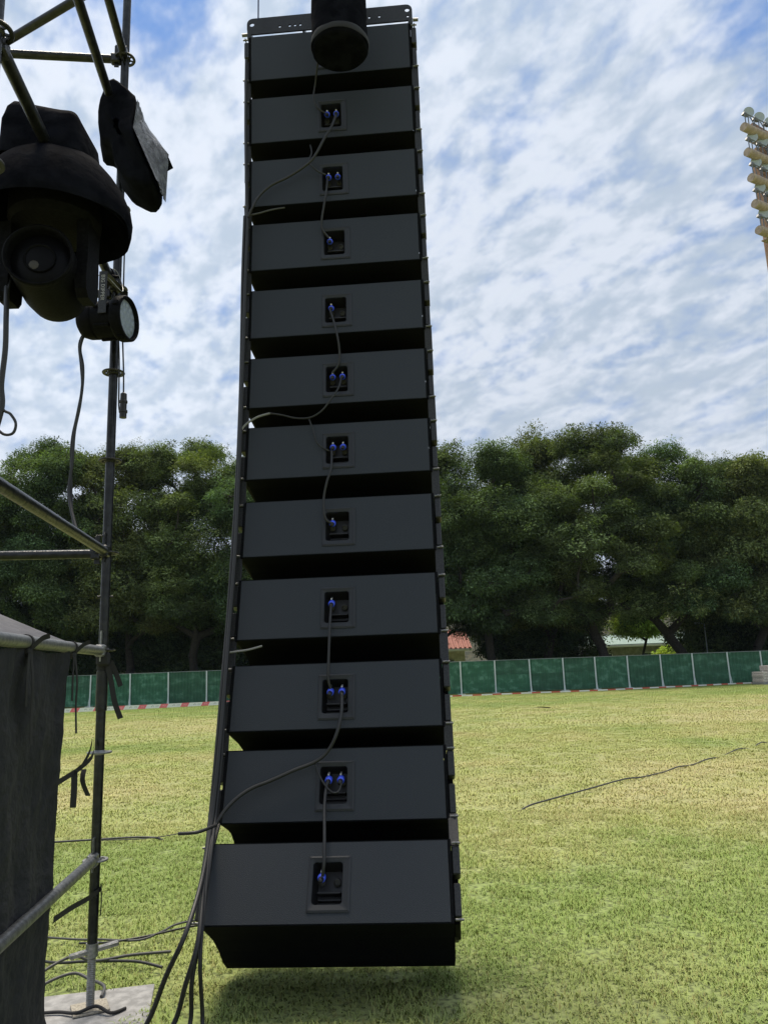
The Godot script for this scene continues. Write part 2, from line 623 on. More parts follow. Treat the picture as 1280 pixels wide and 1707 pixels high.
func _blade_patch(seed_: int, count: int, size: float, hmin: float, hmax: float, wid: float) -> ArrayMesh:
	var rg := RandomNumberGenerator.new()
	rg.seed = seed_
	var b := MB.new()
	b.use_c = true
	for k in count:
		var p := Vector3(rg.randf_range(-0.5, 0.5) * size, 0, rg.randf_range(-0.5, 0.5) * size)
		var a := rg.randf() * TAU
		var lean := Vector3(cos(a), 0, sin(a))
		var h := rg.randf_range(hmin, hmax)
		var bend := rg.randf_range(0.3, 2.1) * h
		var w := wid * rg.randf_range(0.7, 1.3)
		var sd := Vector3(-lean.z, 0, lean.x).rotated(Vector3.UP, rg.randf_range(-0.6, 0.6)) * w * 0.5
		var t := rg.randf()
		if t < 0.2:
			b.tint = Color(1.5, 1.22, 1.35) * rg.randf_range(0.85, 1.1)
		elif t < 0.3:
			b.tint = Color(0.95, 0.8, 0.8) * rg.randf_range(0.65, 0.9)
		else:
			b.tint = Color(0.94, 1.0, 0.88) * rg.randf_range(0.84, 1.1)
		var q := p + lean * bend * 0.35 + Vector3(0, h * 0.65, 0)
		var e := p + lean * bend + Vector3(0, h * rg.randf_range(0.75, 1.0), 0)
		var nrm := (lean * -0.3 + Vector3.UP).normalized()
		b.tri(p - sd, p + sd, q + sd * 0.8, nrm, nrm, nrm)
		b.tri(p - sd, q + sd * 0.8, q - sd * 0.8, nrm, nrm, nrm)
		b.tri(q - sd * 0.8, q + sd * 0.8, e, nrm, nrm, nrm)
	return b.done()

func _grass() -> void:
	var m := plain(Color.WHITE, 0.8)
	m.metallic_specular = 0.25
	m.vertex_color_use_as_albedo = true
	m.backlight_enabled = true
	m.backlight = Color(0.5, 0.5, 0.4)
	m.cull_mode = BaseMaterial3D.CULL_DISABLED
	var rg := RandomNumberGenerator.new()
	rg.seed = 77
	# [nearest, farthest, cell, blades, lowest, highest, blade width]
	var rings: Array = [[2.2, 9.0, 0.20, 230, 0.010, 0.029, 0.0040], [9.0, 20.0, 0.30, 170, 0.010, 0.030, 0.007], [20.0, 48.5, 0.55, 160, 0.010, 0.030, 0.013]]
	for k in rings.size():
		var q: Array = rings[k]
		var xf: Array = []
		var cl: Array = []
		var z: float = q[0]
		while z < q[1]:
			var half: float = z * 0.62 + 3.0
			var x := -half
			while x < half:
				var p := Vector3(x + rg.randf_range(-0.4, 0.4) * q[2], 0, -z - rg.randf_range(-0.4, 0.4) * q[2])
				x += q[2]
				# nothing grows under the plywood
				var lp := board.affine_inverse() * p
				if absf(lp.x) < 0.45 and absf(lp.z) < 0.54:
					continue
				var s := rg.randf_range(0.75, 1.25)
				var tuft: float = gn[1].get_noise_2d(p.x * 4.0, p.z * 4.0)
				xf.append(Transform3D(Basis(Vector3.UP, rg.randf() * TAU).scaled(Vector3(1.25, s * (1.0 + tuft * 0.45), 1.25)), p))
				cl.append(_grass_tint(p.x, p.z) * (rg.randf_range(0.93, 1.07) * (1.0 + tuft * 0.18)))
			z += q[2]
		var mm := MultiMesh.new()
		mm.transform_format = MultiMesh.TRANSFORM_3D
		mm.use_colors = true
		mm.mesh = _blade_patch(300 + k, q[3], q[2], q[4], q[5], q[6])
		mm.instance_count = xf.size()
		for i in xf.size():
			mm.set_instance_transform(i, xf[i])
			mm.set_instance_color(i, cl[i])
		var o := MultiMeshInstance3D.new()
		o.multimesh = mm
		o.material_override = m
		o.name = numbered("grass")
		add_child(o)
		tag(o, ["short mown grass of the field beneath and beside the hanging loudspeakers", "patchy green and straw grass of the middle of the field", "far grass of the field reaching the green fence"][k], "grass", "", "stuff")

# ------------------------------------------------------------------ fences and tape
func _sheet_mesh(w: float, h: float, ribs: int) -> ArrayMesh:
	var b := MB.new()
	var pr: Array = []
	for k in ribs:
		var x0 := -w * 0.5 + w * k / ribs
		var s := w / ribs
		pr.append_array([Vector2(x0, 0), Vector2(x0 + s * 0.45, 0), Vector2(x0 + s * 0.58, 0.034), Vector2(x0 + s * 0.87, 0.034)])
	pr.append(Vector2(w * 0.5, 0))
	for k in pr.size() - 1:
		for z in [0.0, -0.004]:
			b.quad(Vector3(pr[k].x, 0, pr[k].y + z), Vector3(pr[k + 1].x, 0, pr[k + 1].y + z), Vector3(pr[k + 1].x, h, pr[k + 1].y + z), Vector3(pr[k].x, h, pr[k].y + z), Vector3(0, 0, 1.0 if z == 0.0 else -1.0))
	return b.done()

func _fence(pts: Array, label: String, ribs: int, seed_: int) -> void:
	var root := thing("hoarding_fence", Transform3D(Basis.IDENTITY, pts[0]), label, "fence")
	var rg := RandomNumberGenerator.new()
	rg.seed = seed_
	var pm := MB.new()
	pm.bx(Vector3(0, 0.97, 0), Vector3(0.075, 1.94, 0.06), 0.008)
	var post := pm.done()
	var fm := MB.new()
	fm.bx(Vector3(0, 0.02, 0.12), Vector3(0.42, 0.04, 0.32), 0.01)
	fm.tube([Vector3(0, 0.05, 0.24), Vector3(0, 0.6, 0.05)], 0.016, 6)
	var foot := fm.done()
	var cache: Dictionary = {}
	for i in pts.size():
		var p: Vector3 = pts[i] - pts[0]
		var lean := Basis(Vector3.BACK, rg.randf_range(-0.012, 0.012)) * Basis(Vector3.RIGHT, rg.randf_range(-0.02, 0.02))
		part_mesh(root, "post", post, M.post, Transform3D(lean, p + Vector3(0, 0, 0.05)))
		part_mesh(root, "foot", foot, M.post, Transform3D(Basis.IDENTITY, p + Vector3(0, 0, 0.06)))
		if i + 1 < pts.size():
			var e: Vector3 = pts[i + 1] - pts[i]
			var w := snappedf(e.length(), 0.01)
			if not cache.has(w):
				cache[w] = [_sheet_mesh(w - 0.01, 1.0, ribs), _sheet_mesh(w - 0.01, 0.94, ribs)]
			var dir := e.normalized()
			var base := Basis(dir, Vector3.UP, dir.cross(Vector3.UP))
			var mid := p + e * 0.5
			var k := rg.randi() % 4
			var k2 := k if rg.randf() < 0.5 else rg.randi() % 4
			var tilt := Basis(Vector3.RIGHT, rg.randf_range(-0.012, 0.012))
			part_mesh(root, "sheet", cache[w][0], M.green[k], Transform3D(base * tilt, mid + Vector3(0, 0.06 + rg.randf_range(-0.01, 0.02), -0.02)))
			part_mesh(root, "sheet", cache[w][1], M.green[k2], Transform3D(base * tilt, mid + Vector3(0, 1.0 + rg.randf_range(-0.015, 0.015), -0.05)))
			var rb := MB.new()
			rb.box(Transform3D(base, mid + Vector3(0, 1.93, 0.01)), Vector3(w - 0.08, 0.03, 0.03), 0.004)
			part(root, "rail", rb, M.rail)

func _tape(pts: Array, high: float, label: String, red: Color, marks: bool) -> void:
	var img := Image.create(512, 64, false, Image.FORMAT_RGB8)
	img.fill(Color(0.90, 0.90, 0.88))
	for y in 64:
		for x in 512:
			var s: float = x + (y * 0.8 if marks else 0.0)
			var on: bool = (s > 150.0 and s < 330.0) if marks else (x < 230)
			if on:
				img.set_pixel(x, y, red)
	if marks:
		var rg := RandomNumberGenerator.new()
		rg.seed = 4
		for g in [[185, Color(0.93, 0.80, 0.80)], [420, Color(0.28, 0.28, 0.28)], [20, Color(0.4, 0.4, 0.4)]]:
			for q in 3:
				for st in 4:
					var x0: int = g[0] + q * 26 + rg.randi() % 14
					var y0: int = 18 + rg.randi() % 18
					img.fill_rect(Rect2i(x0, y0, [14, 3][st % 2], [3, 14][st % 2]), g[1])
	var m := plain(Color.WHITE, 0.5)
	m.albedo_texture = ImageTexture.create_from_image(img)
	m.cull_mode = BaseMaterial3D.CULL_DISABLED
	var b := MB.new()
	var u := 0.0
	var sm := smooth_line(pts, 8)
	for i in sm.size() - 1:
		var a: Vector3 = sm[i]
		var d: Vector3 = sm[i + 1]
		var l := a.distance_to(d) / 1.12
		var o := (d - a).cross(Vector3.UP).normalized()
		if o.z < 0.0:
			o = -o
		var up := Vector3(0, high, 0) - o * high * 0.25
		b.uvquad(a, d, d + up, a + up, o, Rect2(u, 0, l, 1))
		b.uvquad(a - o * 0.004, d - o * 0.004, d + up - o * 0.004, a + up - o * 0.004, -o, Rect2(u, 0, l, 1))
		u += l
	single("barrier_tape", b, m, label, "tape")

func _fences() -> void:
	var left: Array = []
	for x in [-27.2, -24.2, -21.1, -18.52, -15.91, -13.45, -11.04, -8.6, -6.2, -4.1, -2.0]:
		left.append(Vector3(x, 0, minf(-48.9 + (x + 18.5) * 0.16, -46.95)))
	left.append(Vector3(0.03, 0, -46.97))
	_fence(left, "green corrugated metal fence of wide panels between scaffold pole and loudspeaker column", 12, 3)
	var right: Array = []
	for x in [0.1, 2.15, 4.22, 6.28, 8.42, 10.45, 12.42, 14.43, 16.5, 18.5, 20.75, 22.85, 25.0, 27.1, 29.3, 31.5, 33.7]:
		right.append(Vector3(x, 0, -47.25 - (x - 4.0) * 0.075))
	_fence(right, "long green corrugated metal fence with white posts right of the loudspeaker column", 9, 9)
	_tape([Vector3(-26.0, 0.05, -37.2), Vector3(-17.8, 0.03, -39.9), Vector3(-16.2, 0.03, -41.0), Vector3(-9.5, 0.02, -44.2), Vector3(-6.6, 0.02, -45.2)], 0.2, "white barrier tape with pink blocks at the foot of the left fence", Color(0.90, 0.45, 0.48), true)
	_tape([Vector3(1.2, 0.02, -43.6), Vector3(3.2, 0.02, -43.9), Vector3(7.5, 0.03, -44.3), Vector3(11.8, 0.02, -44.9), Vector3(17.5, 0.02, -46.6), Vector3(23.2, 0.02, -48.4), Vector3(31.0, 0.02, -48.2)], 0.07, "thin red and white striped tape along the foot of the right fence", Color(0.78, 0.34, 0.29), false)
	# pallet of wrapped goods at the right end
	var st := thing("goods_stack", Transform3D(Basis(Vector3.UP, 0.1), Vector3(22.1, 0, -46.2)), "pale wrapped stack of goods before the right end of the green fence", "stack")
	var b := MB.new()
	b.bx(Vector3(0, 0.07, 0), Vector3(1.6, 0.14, 1.2), 0.01)
	part(st, "pallet", b, M.ply)
	for k in 4:
		b = MB.new()
		b.bx(Vector3(0.02 * (k % 2), 0.22 + 0.145 * k, 0), Vector3(1.55, 0.14, 1.15), 0.02)
		part(st, "layer", b, M.wrap)
	b = MB.new()
	b.bx(Vector3(0.2, 0.92, 0.05), Vector3(1.1, 0.3, 0.9), 0.03)
	part(st, "bundle", b, M.wrap)

# ------------------------------------------------------------------ houses behind the trees
func _background_buildings() -> void:
	# red roofed house
	var h := thing("red_roofed_house", Transform3D(Basis(Vector3.UP, 0.05), Vector3(1.9, -0.25, -78)), "pale house with a red tiled roof behind the trees right of the loudspeakers", "house")
	var b := MB.new()
	b.bx(Vector3(0, 1.75, 0), Vector3(10.4, 3.5, 6), 0.02)
	part(h, "wall", b, M.wall)
	var rf := part(h, "roof", _gable(11.6, 7.4, 3.55, 1.9), M.roofred)
	for k in 26:
		for s in [1.0, -1.0]:
			var t := MB.new()
			var x := -5.6 + k * 0.448
			t.tube([Vector3(x, 3.66, s * 3.66), Vector3(x, 5.54, s * 0.05)], 0.12, 6)
			part(rf, "tile", t, M.roofred)
	b = MB.new()
	b.bx(Vector3(0, 3.5, 3.66), Vector3(11.6, 0.22, 0.12), 0.02)
	part(h, "eave_board", b, M.white)
	for x in [3.2, -0.5]:
		b = MB.new()
		b.bx(Vector3(x, 1.9, 3.0), Vector3(1.9, 1.5, 0.16), 0.02)
		var w := part(h, "window", b, M.wallgrey)
		b = MB.new()
		b.bx(Vector3(x, 1.9, 3.07), Vector3(1.7, 1.3, 0.06), 0.01)
		part(w, "pane", b, M.pane)
	# long building with a green corrugated roof
	h = thing("green_roofed_building", Transform3D(Basis(Vector3.UP, -0.06), Vector3(24.6, 0, -79)), "long grey building with a pale green corrugated roof seen between tree trunks", "building")
	b = MB.new()
	b.bx(Vector3(0, 1.55, 0), Vector3(11.5, 3.1, 6), 0.02)
	part(h, "wall", b, M.wallgrey)
	rf = part(h, "roof", _gable(12.2, 7.2, 3.15, 1.05), M.roofgreen)
	for k in 40:
		var t := MB.new()
		var x := -6.0 + k * 0.306
		t.tube([Vector3(x, 3.22, 3.56), Vector3(x, 4.19, 0.1)], 0.06, 4)
		part(rf, "roof_rib", t, M.roofgreen)
	b = MB.new()
	b.bx(Vector3(0, 3.08, 3.56), Vector3(12.2, 0.2, 0.12), 0.02)
	part(h, "gutter", b, M.white)
	for x in [-3.4, 0.6, 3.8]:
		b = MB.new()
		b.bx(Vector3(x, 2.1, 3.0), Vector3(1.1, 0.7, 0.14), 0.02)
		var w := part(h, "window", b, M.white)
		b = MB.new()
		b.bx(Vector3(x, 2.1, 3.06), Vector3(0.95, 0.55, 0.06), 0.01)
		part(w, "pane", b, M.pane)
	# red shed at the right
	h = thing("red_shed", Transform3D(Basis(Vector3.UP, -0.1), Vector3(36.6, 0, -77)), "dark red metal shed behind the right end of the green fence", "shed")
	b = MB.new()
	b.bx(Vector3(0, 1.6, 0), Vector3(6.0, 3.2, 2.6), 0.03)
	part(h, "body", b, M.redsteel)
	for k in 20:
		b = MB.new()
		b.bx(Vector3(-2.85 + k * 0.3, 1.6, 1.32), Vector3(0.12, 2.9, 0.06), 0.01)
		part(h, "rib", b, M.redsteel)
	b = MB.new()
	b.tube([Vector3(0, 0, 0), Vector3(0, 3.3, 0)], 0.16, 10)
	single("white_pillar", b, M.white, "white painted pillar standing before the red shed", "pillar").position = Vector3(34.1, 0, -74.5)
	b = MB.new()
	b.tube([Vector3(0, 0, 0), Vector3(0, 4.1, 0)], [0.05, 0.04], 8)
	b.tube([Vector3(0, 4.05, 0), Vector3(-0.5, 4.15, 0.1)], 0.03, 6)
	b.bx(Vector3(-0.55, 4.1, 0.1), Vector3(0.35, 0.14, 0.16), 0.03)
	single("pole_lamp", b, M.rail, "thin grey lamp pole rising behind the right fence", "lamp post").position = Vector3(22.6, 0, -56.0)

func _gable(w: float, d: float, y: float, rise: float) -> MB:
	var b := MB.new()
	b.prism(PackedVector2Array([Vector2(-d * 0.5, y), Vector2(d * 0.5, y), Vector2(d * 0.5, y + 0.1), Vector2(0, y + rise + 0.1), Vector2(-d * 0.5, y + 0.1)]), -w * 0.5, w * 0.5, Transform3D(Basis(Vector3.UP, PI / 2), Vector3.ZERO))
	return b

# ------------------------------------------------------------------ trees
var sprays: Array = []
var leaf_mats: Dictionary = {}
func _spray(seed_: int, leaves: int, ll: float, lw: float, size: float) -> ArrayMesh:
	var rg := RandomNumberGenerator.new()
	rg.seed = seed_
	var b := MB.new()
	b.use_c = true
	for k in leaves:
		var dir := Vector3(rg.randf_range(-1, 1), rg.randf_range(-0.55, 0.7), rg.randf_range(-1, 1)).normalized()
		var p := dir * size * pow(rg.randf(), 0.6)
		var d := (dir + Vector3(rg.randf_range(-0.7, 0.7), rg.randf_range(-0.8, 0.3), rg.randf_range(-0.7, 0.7))).normalized()
		var up := (Vector3.UP + Vector3(rg.randf_range(-0.9, 0.9), 0, rg.randf_range(-0.9, 0.9))).normalized()
		var s := d.cross(up).normalized()
		var nn := s.cross(d).normalized()
		if nn.y < 0.0:
			nn = -nn
		var l := ll * rg.randf_range(0.7, 1.3)
		var w := lw * rg.randf_range(0.7, 1.3)
		b.tint = Color(1, 1, 1) * rg.randf_range(0.6, 1.3)
		if rg.randf() < 0.12:
			b.tint = b.tint * Color(1.3, 1.12, 0.9)
		var a := p
		var e := p + d * l
		var m1 := p + d * l * 0.45 + s * w * 0.5 - nn * w * 0.12
		var m2 := p + d * l * 0.45 - s * w * 0.5 - nn * w * 0.12
		b.tri(a, m1, e, nn, nn, nn)
		b.tri(a, e, m2, nn, nn, nn)
	return b.done()

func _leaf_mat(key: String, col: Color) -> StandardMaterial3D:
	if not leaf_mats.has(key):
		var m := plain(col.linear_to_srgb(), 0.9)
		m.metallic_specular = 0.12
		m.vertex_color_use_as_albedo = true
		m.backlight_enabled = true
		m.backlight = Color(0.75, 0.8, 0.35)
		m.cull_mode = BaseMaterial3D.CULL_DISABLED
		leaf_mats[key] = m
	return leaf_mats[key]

# p: base, height, crown radii, crown centre height, number of clumps, sprays per clump ...
func _tree(called: String, label: String, p: Vector3, o: Dictionary, seed_: int, group: String, category := "tree") -> void:
	var rg := RandomNumberGenerator.new()
	rg.seed = seed_
	var root := thing(called, Transform3D(Basis.IDENTITY, p), label, category, group)
	var rad: Vector3 = o.rad
	var cy: float = o.cy
	var holes: Array = o.get("holes", [])
	# clump centres spread through the outer part of the crown
	var clumps: Array = []
	var tries := 0
	var gap: float = o.get("gap", 1.5)
	while clumps.size() < o.n and tries < 6000:
		tries += 1
		var d := Vector3(rg.randf_range(-1, 1), rg.randf_range(-1, 1), rg.randf_range(-1, 1))
		if d.length() > 1.0 or d.length() < o.get("inner", 0.45):
			continue
		# a flatter underside than top
		if d.y < -0.55:
			continue
		var c := Vector3(d.x * rad.x, cy + d.y * rad.y, d.z * rad.z)
		var skip := false
		for h in holes:
			if (c + p - h[0]).length() < h[1]:
				skip = true
		for q in clumps:
			if (q - c).length() < gap:
				skip = true
		if not skip:
			clumps.append(c)
	# two or three leaders that rise above the rest
	for k in o.get("leaders", 0):
		var a := rg.randf() * TAU
		var rr := rg.randf_range(0.15, 0.75)
		for q in 4:
			clumps.append(Vector3(cos(a) * rad.x * rr + rg.randf_range(-0.5, 0.5), cy + rad.y * sqrt(1.0 - rr * rr) + 0.1 + 0.55 * q * o.get("lead", 0.6), sin(a) * rad.z * rr + rg.randf_range(-0.5, 0.5)))
	for c in o.get("extra", []):
		clumps.append(c)
	# limbs: each clump hangs on the nearest piece of wood below it
	var pts: Array = [Vector3(0, -0.3, 0)]
	var par: Array = [-1]
	var fork: float = o.get("fork", 2.4)
	var lean := Vector3(rg.randf_range(-0.12, 0.12), 0, rg.randf_range(-0.1, 0.1))
	for k in range(1, 5):
		pts.append(Vector3(0, 0, 0) + lean * fork * k / 4.0 + Vector3(rg.randf_range(-0.06, 0.06), fork * k / 4.0, rg.randf_range(-0.06, 0.06)))
		par.append(k - 1)
	var first := pts.size() - 1
	clumps.sort_custom(func(a, b): return (a - pts[first]).length() < (b - pts[first]).length())
	var load_: Array = []
	for c in clumps:
		var best := first
		var bd := 1e9
		for i in range(first, pts.size()):
			var q: Vector3 = pts[i]
			var dd: float = (q - c).length() + maxf(0.0, q.y - c.y + 0.4) * 2.5 + (0.9 if i == first else 0.0)
			if dd < bd:
				bd = dd
				best = i
		var a: Vector3 = pts[best]
		var steps := maxi(2, int((c - a).length() / 1.1))
		var prev := best
		for s in range(1, steps + 1):
			var t := float(s) / steps
			var q := a.lerp(c, t) + Vector3(0, sin(t * PI) * 0.10 * (c - a).length(), 0)
			if s < steps:
				q += Vector3(rg.randf_range(-0.2, 0.2), rg.randf_range(-0.15, 0.15), rg.randf_range(-0.2, 0.2))
			pts.append(q)
			par.append(prev)
			prev = pts.size() - 1
	for i in pts.size():
		load_.append(0.0)
	for i in range(pts.size() - 1, 0, -1):
		if load_[i] == 0.0:
			load_[i] = 1.0
		load_[par[i]] += load_[i]
	var trunk := MB.new()
	var tr: float = o.get("trunk", 0.32)
	var top: float = load_[0]
	for i in range(1, pts.size()):
		var r1: float = maxf(tr * pow(load_[i] / top, 0.5), 0.025)
		var r0: float = minf(maxf(tr * pow(load_[par[i]] / top, 0.5), 0.025), r1 * 1.6)
		if i <= first:
			r0 *= 1.0 + 0.25 * (1.0 - float(i - 1) / first)
		trunk.tube([pts[par[i]], pts[i]], [r0, r1], 9 if i <= first else 5, false)
	# thin twigs inside the clumps
	for c in clumps:
		for k in 5:
			var d := Vector3(rg.randf_range(-1, 1), rg.randf_range(-0.3, 0.6), rg.randf_range(-1, 1)).normalized()
			var e: Vector3 = c + d * rg.randf_range(0.8, 1.5)
			trunk.tube([c, c.lerp(e, 0.5) + Vector3(rg.randf_range(-0.2, 0.2), 0.12, 0), e], [0.03, 0.02, 0.01], 4, false)
	part(root, "trunk", trunk, M.bark)
	# leaves
	var xf: Array = []
	var cl: Array = []
	for c in clumps:
		var cr: float = o.get("clump", 1.5) * rg.randf_range(0.55, 1.4)
		var flatn: float = o.get("flat", 0.55) * rg.randf_range(0.8, 1.2)
		var tone := rg.randf_range(0.62, 1.35)
		var warm := rg.randf_range(0.0, 1.0)
		var cnt: int = int(o.per * rg.randf_range(0.8, 1.2))
		for k in cnt:
			var d := Vector3(rg.randf_range(-1, 1), rg.randf_range(-1, 1), rg.randf_range(-1, 1))
			while d.length() > 1.0:
				d = Vector3(rg.randf_range(-1, 1), rg.randf_range(-1, 1), rg.randf_range(-1, 1))
			d = d.normalized() * pow(d.length(), 0.6) * rg.randf_range(0.75, 1.35)
			if d.y < 0.0:
				d.y *= 0.45
			var q: Vector3 = c + Vector3(d.x * cr, d.y * cr * flatn, d.z * cr)
			var skip := false
			for h in holes:
				if (q + p - h[0]).length() < h[1] * 0.93:
					skip = true
			if skip:
				continue
			var s := rg.randf_range(0.75, 1.3)
			var tilt := Vector3(d.x * 0.5, 1.0, d.z * 0.5).normalized()
			var bs := Basis(Quaternion(Vector3.UP, tilt)) * Basis(Vector3.UP, rg.randf() * TAU)
			xf.append(Transform3D(bs.scaled(Vector3(s, s, s)), q))
			var t2 := tone * rg.randf_range(0.45, 1.5)
			cl.append(Color(t2 * (0.92 + 0.22 * warm), t2 * (1.0 + 0.06 * warm), t2 * (1.02 - 0.1 * warm)))
	# a few shoots that stick out of the top
	for k in o.get("shoots", 0):
		var a := rg.randf() * TAU
		var rr := rg.randf_range(0.1, 0.8)
		var base := Vector3(cos(a) * rad.x * rr, cy + rad.y * sqrt(1.0 - rr * rr) * 0.95, sin(a) * rad.z * rr)
		var hh := rg.randf_range(0.5, 1.6)
		for s in 9:
			var q := base + Vector3(rg.randf_range(-0.25, 0.25), hh * s / 8.0, rg.randf_range(-0.25, 0.25))
			var sc := 0.85 - 0.05 * s
			xf.append(Transform3D(Basis(Vector3.UP, rg.randf() * TAU).scaled(Vector3(sc, sc, sc)), q))
			cl.append(Color(1.1, 1.1, 0.95))
	var mm := MultiMesh.new()
	mm.transform_format = MultiMesh.TRANSFORM_3D
	mm.use_colors = true
	mm.mesh = sprays[seed_ % 3] if not o.has("spray") else o.spray
	mm.instance_count = xf.size()
	for i in xf.size():
		mm.set_instance_transform(i, xf[i])
		mm.set_instance_color(i, cl[i])
	var cw := MultiMeshInstance3D.new()
	cw.multimesh = mm
	cw.material_override = _leaf_mat(o.get("leaf", "tree"), o.get("leafcol", Color(0.055, 0.078, 0.026)))
	cw.name = "crown"
	cw.set_meta("kind", "stuff")
	root.add_child(cw)

func _trees() -> void:
	for k in 3:
		sprays.append(_spray(500 + k, 28, 0.17, 0.075, 0.40))
	var gap_hole: Array = [[Vector3(-12.4, 11.2, -52.5), 1.7], [Vector3(-10.6, 10.4, -53.0), 1.5], [Vector3(-13.2, 11.4, -57.5), 2.0], [Vector3(-11.0, 10.8, -57.5), 2.0]]
	var light_hole: Array = [[Vector3(22.0, 4.4, -57.0), 3.0], [Vector3(19.6, 4.6, -55.0), 2.0], [Vector3(16.0, 3.4, -54.0), 1.9]]
	# the row behind the fence: x, z, height of the top, radius, sideways stretch, words
	var row: Array = [
		[-30.5, -55.0, 16.4, 6.0, "broad dark tree at the far left end of the row behind the fence"],
		[-24.6, -54.0, 17.4, 5.6, "tall tree behind the black tarp at the left edge"],
		[-18.6, -55.5, 18.0, 5.4, "tall bushy tree behind the scaffold pole"],
		[-13.6, -55.0, 17.6, 5.6, "tall tree with thin branches and sky gaps left of the loudspeakers"],
		[-8.0, -54.0, 17.0, 5.6, "tree just left of the loudspeaker column, mostly hidden by it"],
		[-2.2, -55.0, 17.0, 5.6, "tree hidden behind the left half of the loudspeaker column"],
		[3.2, -56.0, 16.4, 5.0, "tree hidden behind the right half of the loudspeaker column"],
		[6.8, -53.5, 15.7, 5.2, "dark tree just right of the loudspeakers before the red roof"],
		[11.2, -57.0, 17.3, 4.2, "tallest pointed tree right of the loudspeakers"],
		[14.6, -53.0, 15.9, 6.0, "big spreading tree with a forked trunk in the middle right"],
		[20.6, -54.5, 16.2, 5.4, "tree with two slim trunks right of the forked tree"],
		[25.0, -54.0, 14.8, 5.0, "dark tree near the right edge before the red shed"],
		[31.0, -55.0, 15.2, 6.0, "tree at the right end of the row beneath the floodlight tower"],
	]
	for i in row.size():
		var q: Array = row[i]
		var hgt: float = q[2]
		var r: float = q[3]
		var low: float = 3.8 if i < 5 else 3.0
		var o := {"rad": Vector3(r, (hgt - low) * 0.60, r * 0.95), "cy": low + (hgt - low) * 0.42, "n": 84, "per": 92, "gap": 1.1, "clump": 1.32, "flat": 0.72, "shoots": 26, "leaders": 2, "lead": 0.2 + 0.35 * (i % 2), "trunk": 0.30, "fork": 1.4 + 0.4 * (i % 3)}
		o.leaf = "tree%d" % (i % 3)
		o.leafcol = [Color(0.142, 0.186, 0.084), Color(0.118, 0.174, 0.086), Color(0.156, 0.188, 0.084)][i % 3]
		if i == 2 or i == 3 or i == 4:
			o.holes = gap_hole
		if i == 9 or i == 10:
			o.holes = light_hole
			o.fork = 1.2 if i == 9 else 1.8
			o.trunk = 0.34
		_tree("broadleaf_tree", q[4], Vector3(q[0], 0, q[1]), o, 1000 + i * 13, "row of trees behind the green fence")
	# a second row that closes the view
	var back: Array = [[-33.0, -68.0, 15.0, "far tree at the left end behind the front row"], [-25.5, -66.0, 15.5, "far tree glimpsed between the two leftmost trunks"], [-19.0, -67.0, 15.0, "far tree glimpsed behind the scaffold pole"], [-4.0, -67.0, 14.5, "far tree behind the loudspeaker column"], [8.8, -66.0, 14.5, "far tree filling the gap beside the red roofed house"], [14.2, -70.0, 13.5, "far tree behind the forked trunk"], [29.5, -66.0, 14.5, "far tree filling the gap left of the red shed"], [38.5, -66.0, 15.0, "far tree beyond the right edge of the fence"]]
	for i in back.size():
		var q: Array = back[i]
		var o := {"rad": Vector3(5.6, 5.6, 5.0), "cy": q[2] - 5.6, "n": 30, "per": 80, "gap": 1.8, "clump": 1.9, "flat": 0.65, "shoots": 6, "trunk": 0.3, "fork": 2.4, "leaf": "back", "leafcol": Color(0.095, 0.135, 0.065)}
		if i == 2:
			o.holes = [[Vector3(-13.5, 13.0, -67.0), 4.0]]
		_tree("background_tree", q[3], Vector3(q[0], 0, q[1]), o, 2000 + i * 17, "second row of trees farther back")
	# bushes and small trees in the shade underneath
	var sp := _spray(77, 30, 0.22, 0.10, 0.5)
	var low: Array = [[-28.5, -59.0, 6.6], [-23.5, -58.0, 7.4], [-20.5, -59.5, 8.0], [-16.5, -58.5, 7.6], [-14.8, -60.0, 7.4], [-11.5, -59.0, 7.4], [-9.0, -60.0, 6.8], [-5.0, -59.0, 5.6], [0.5, -60.0, 5.6], [9.4, -58.5, 6.8], [12.2, -59.0, 6.6], [27.6, -58.0, 6.8], [30.2, -60.0, 6.0], [35.0, -64.0, 6.2], [24.9, -58.0, 6.6]]
	var words: Array = ["dark bush under the leftmost trees behind the fence", "dark bush behind the black tarp and fence", "tall dark bush left of the scaffold pole behind the fence", "tall dark bush right of the scaffold pole behind the fence", "leafy bush below the sky gaps in the left trees", "leafy bush left of the loudspeaker column behind the fence", "dark bush beside the left edge of the loudspeaker column", "bush hidden behind the left half of the loudspeakers", "bush hidden behind the right half of the loudspeakers", "dark bush right of the red roofed house", "dark bush left of the forked trunk", "dark bush right of the green roofed building", "dark bush left of the red shed", "low dark bush before the red shed", "dark bush just right of the thin grey lamp pole"]
	for i in low.size():
		var q: Array = low[i]
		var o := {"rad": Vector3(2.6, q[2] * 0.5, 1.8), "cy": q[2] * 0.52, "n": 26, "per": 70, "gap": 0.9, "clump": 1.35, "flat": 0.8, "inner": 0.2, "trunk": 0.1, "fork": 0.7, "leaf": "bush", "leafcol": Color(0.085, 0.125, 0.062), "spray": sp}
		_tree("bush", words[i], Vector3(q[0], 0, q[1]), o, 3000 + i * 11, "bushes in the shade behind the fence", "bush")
	# the small sunlit tree in the gap
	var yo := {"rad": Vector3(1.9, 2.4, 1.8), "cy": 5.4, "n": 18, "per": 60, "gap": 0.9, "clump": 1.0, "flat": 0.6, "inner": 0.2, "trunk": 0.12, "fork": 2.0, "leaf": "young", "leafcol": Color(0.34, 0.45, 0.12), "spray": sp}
	_tree("young_tree", "small bright yellow-green tree lit by the sun between two dark trunks", Vector3(22.6, 0, -70.0), yo, 4001, "")
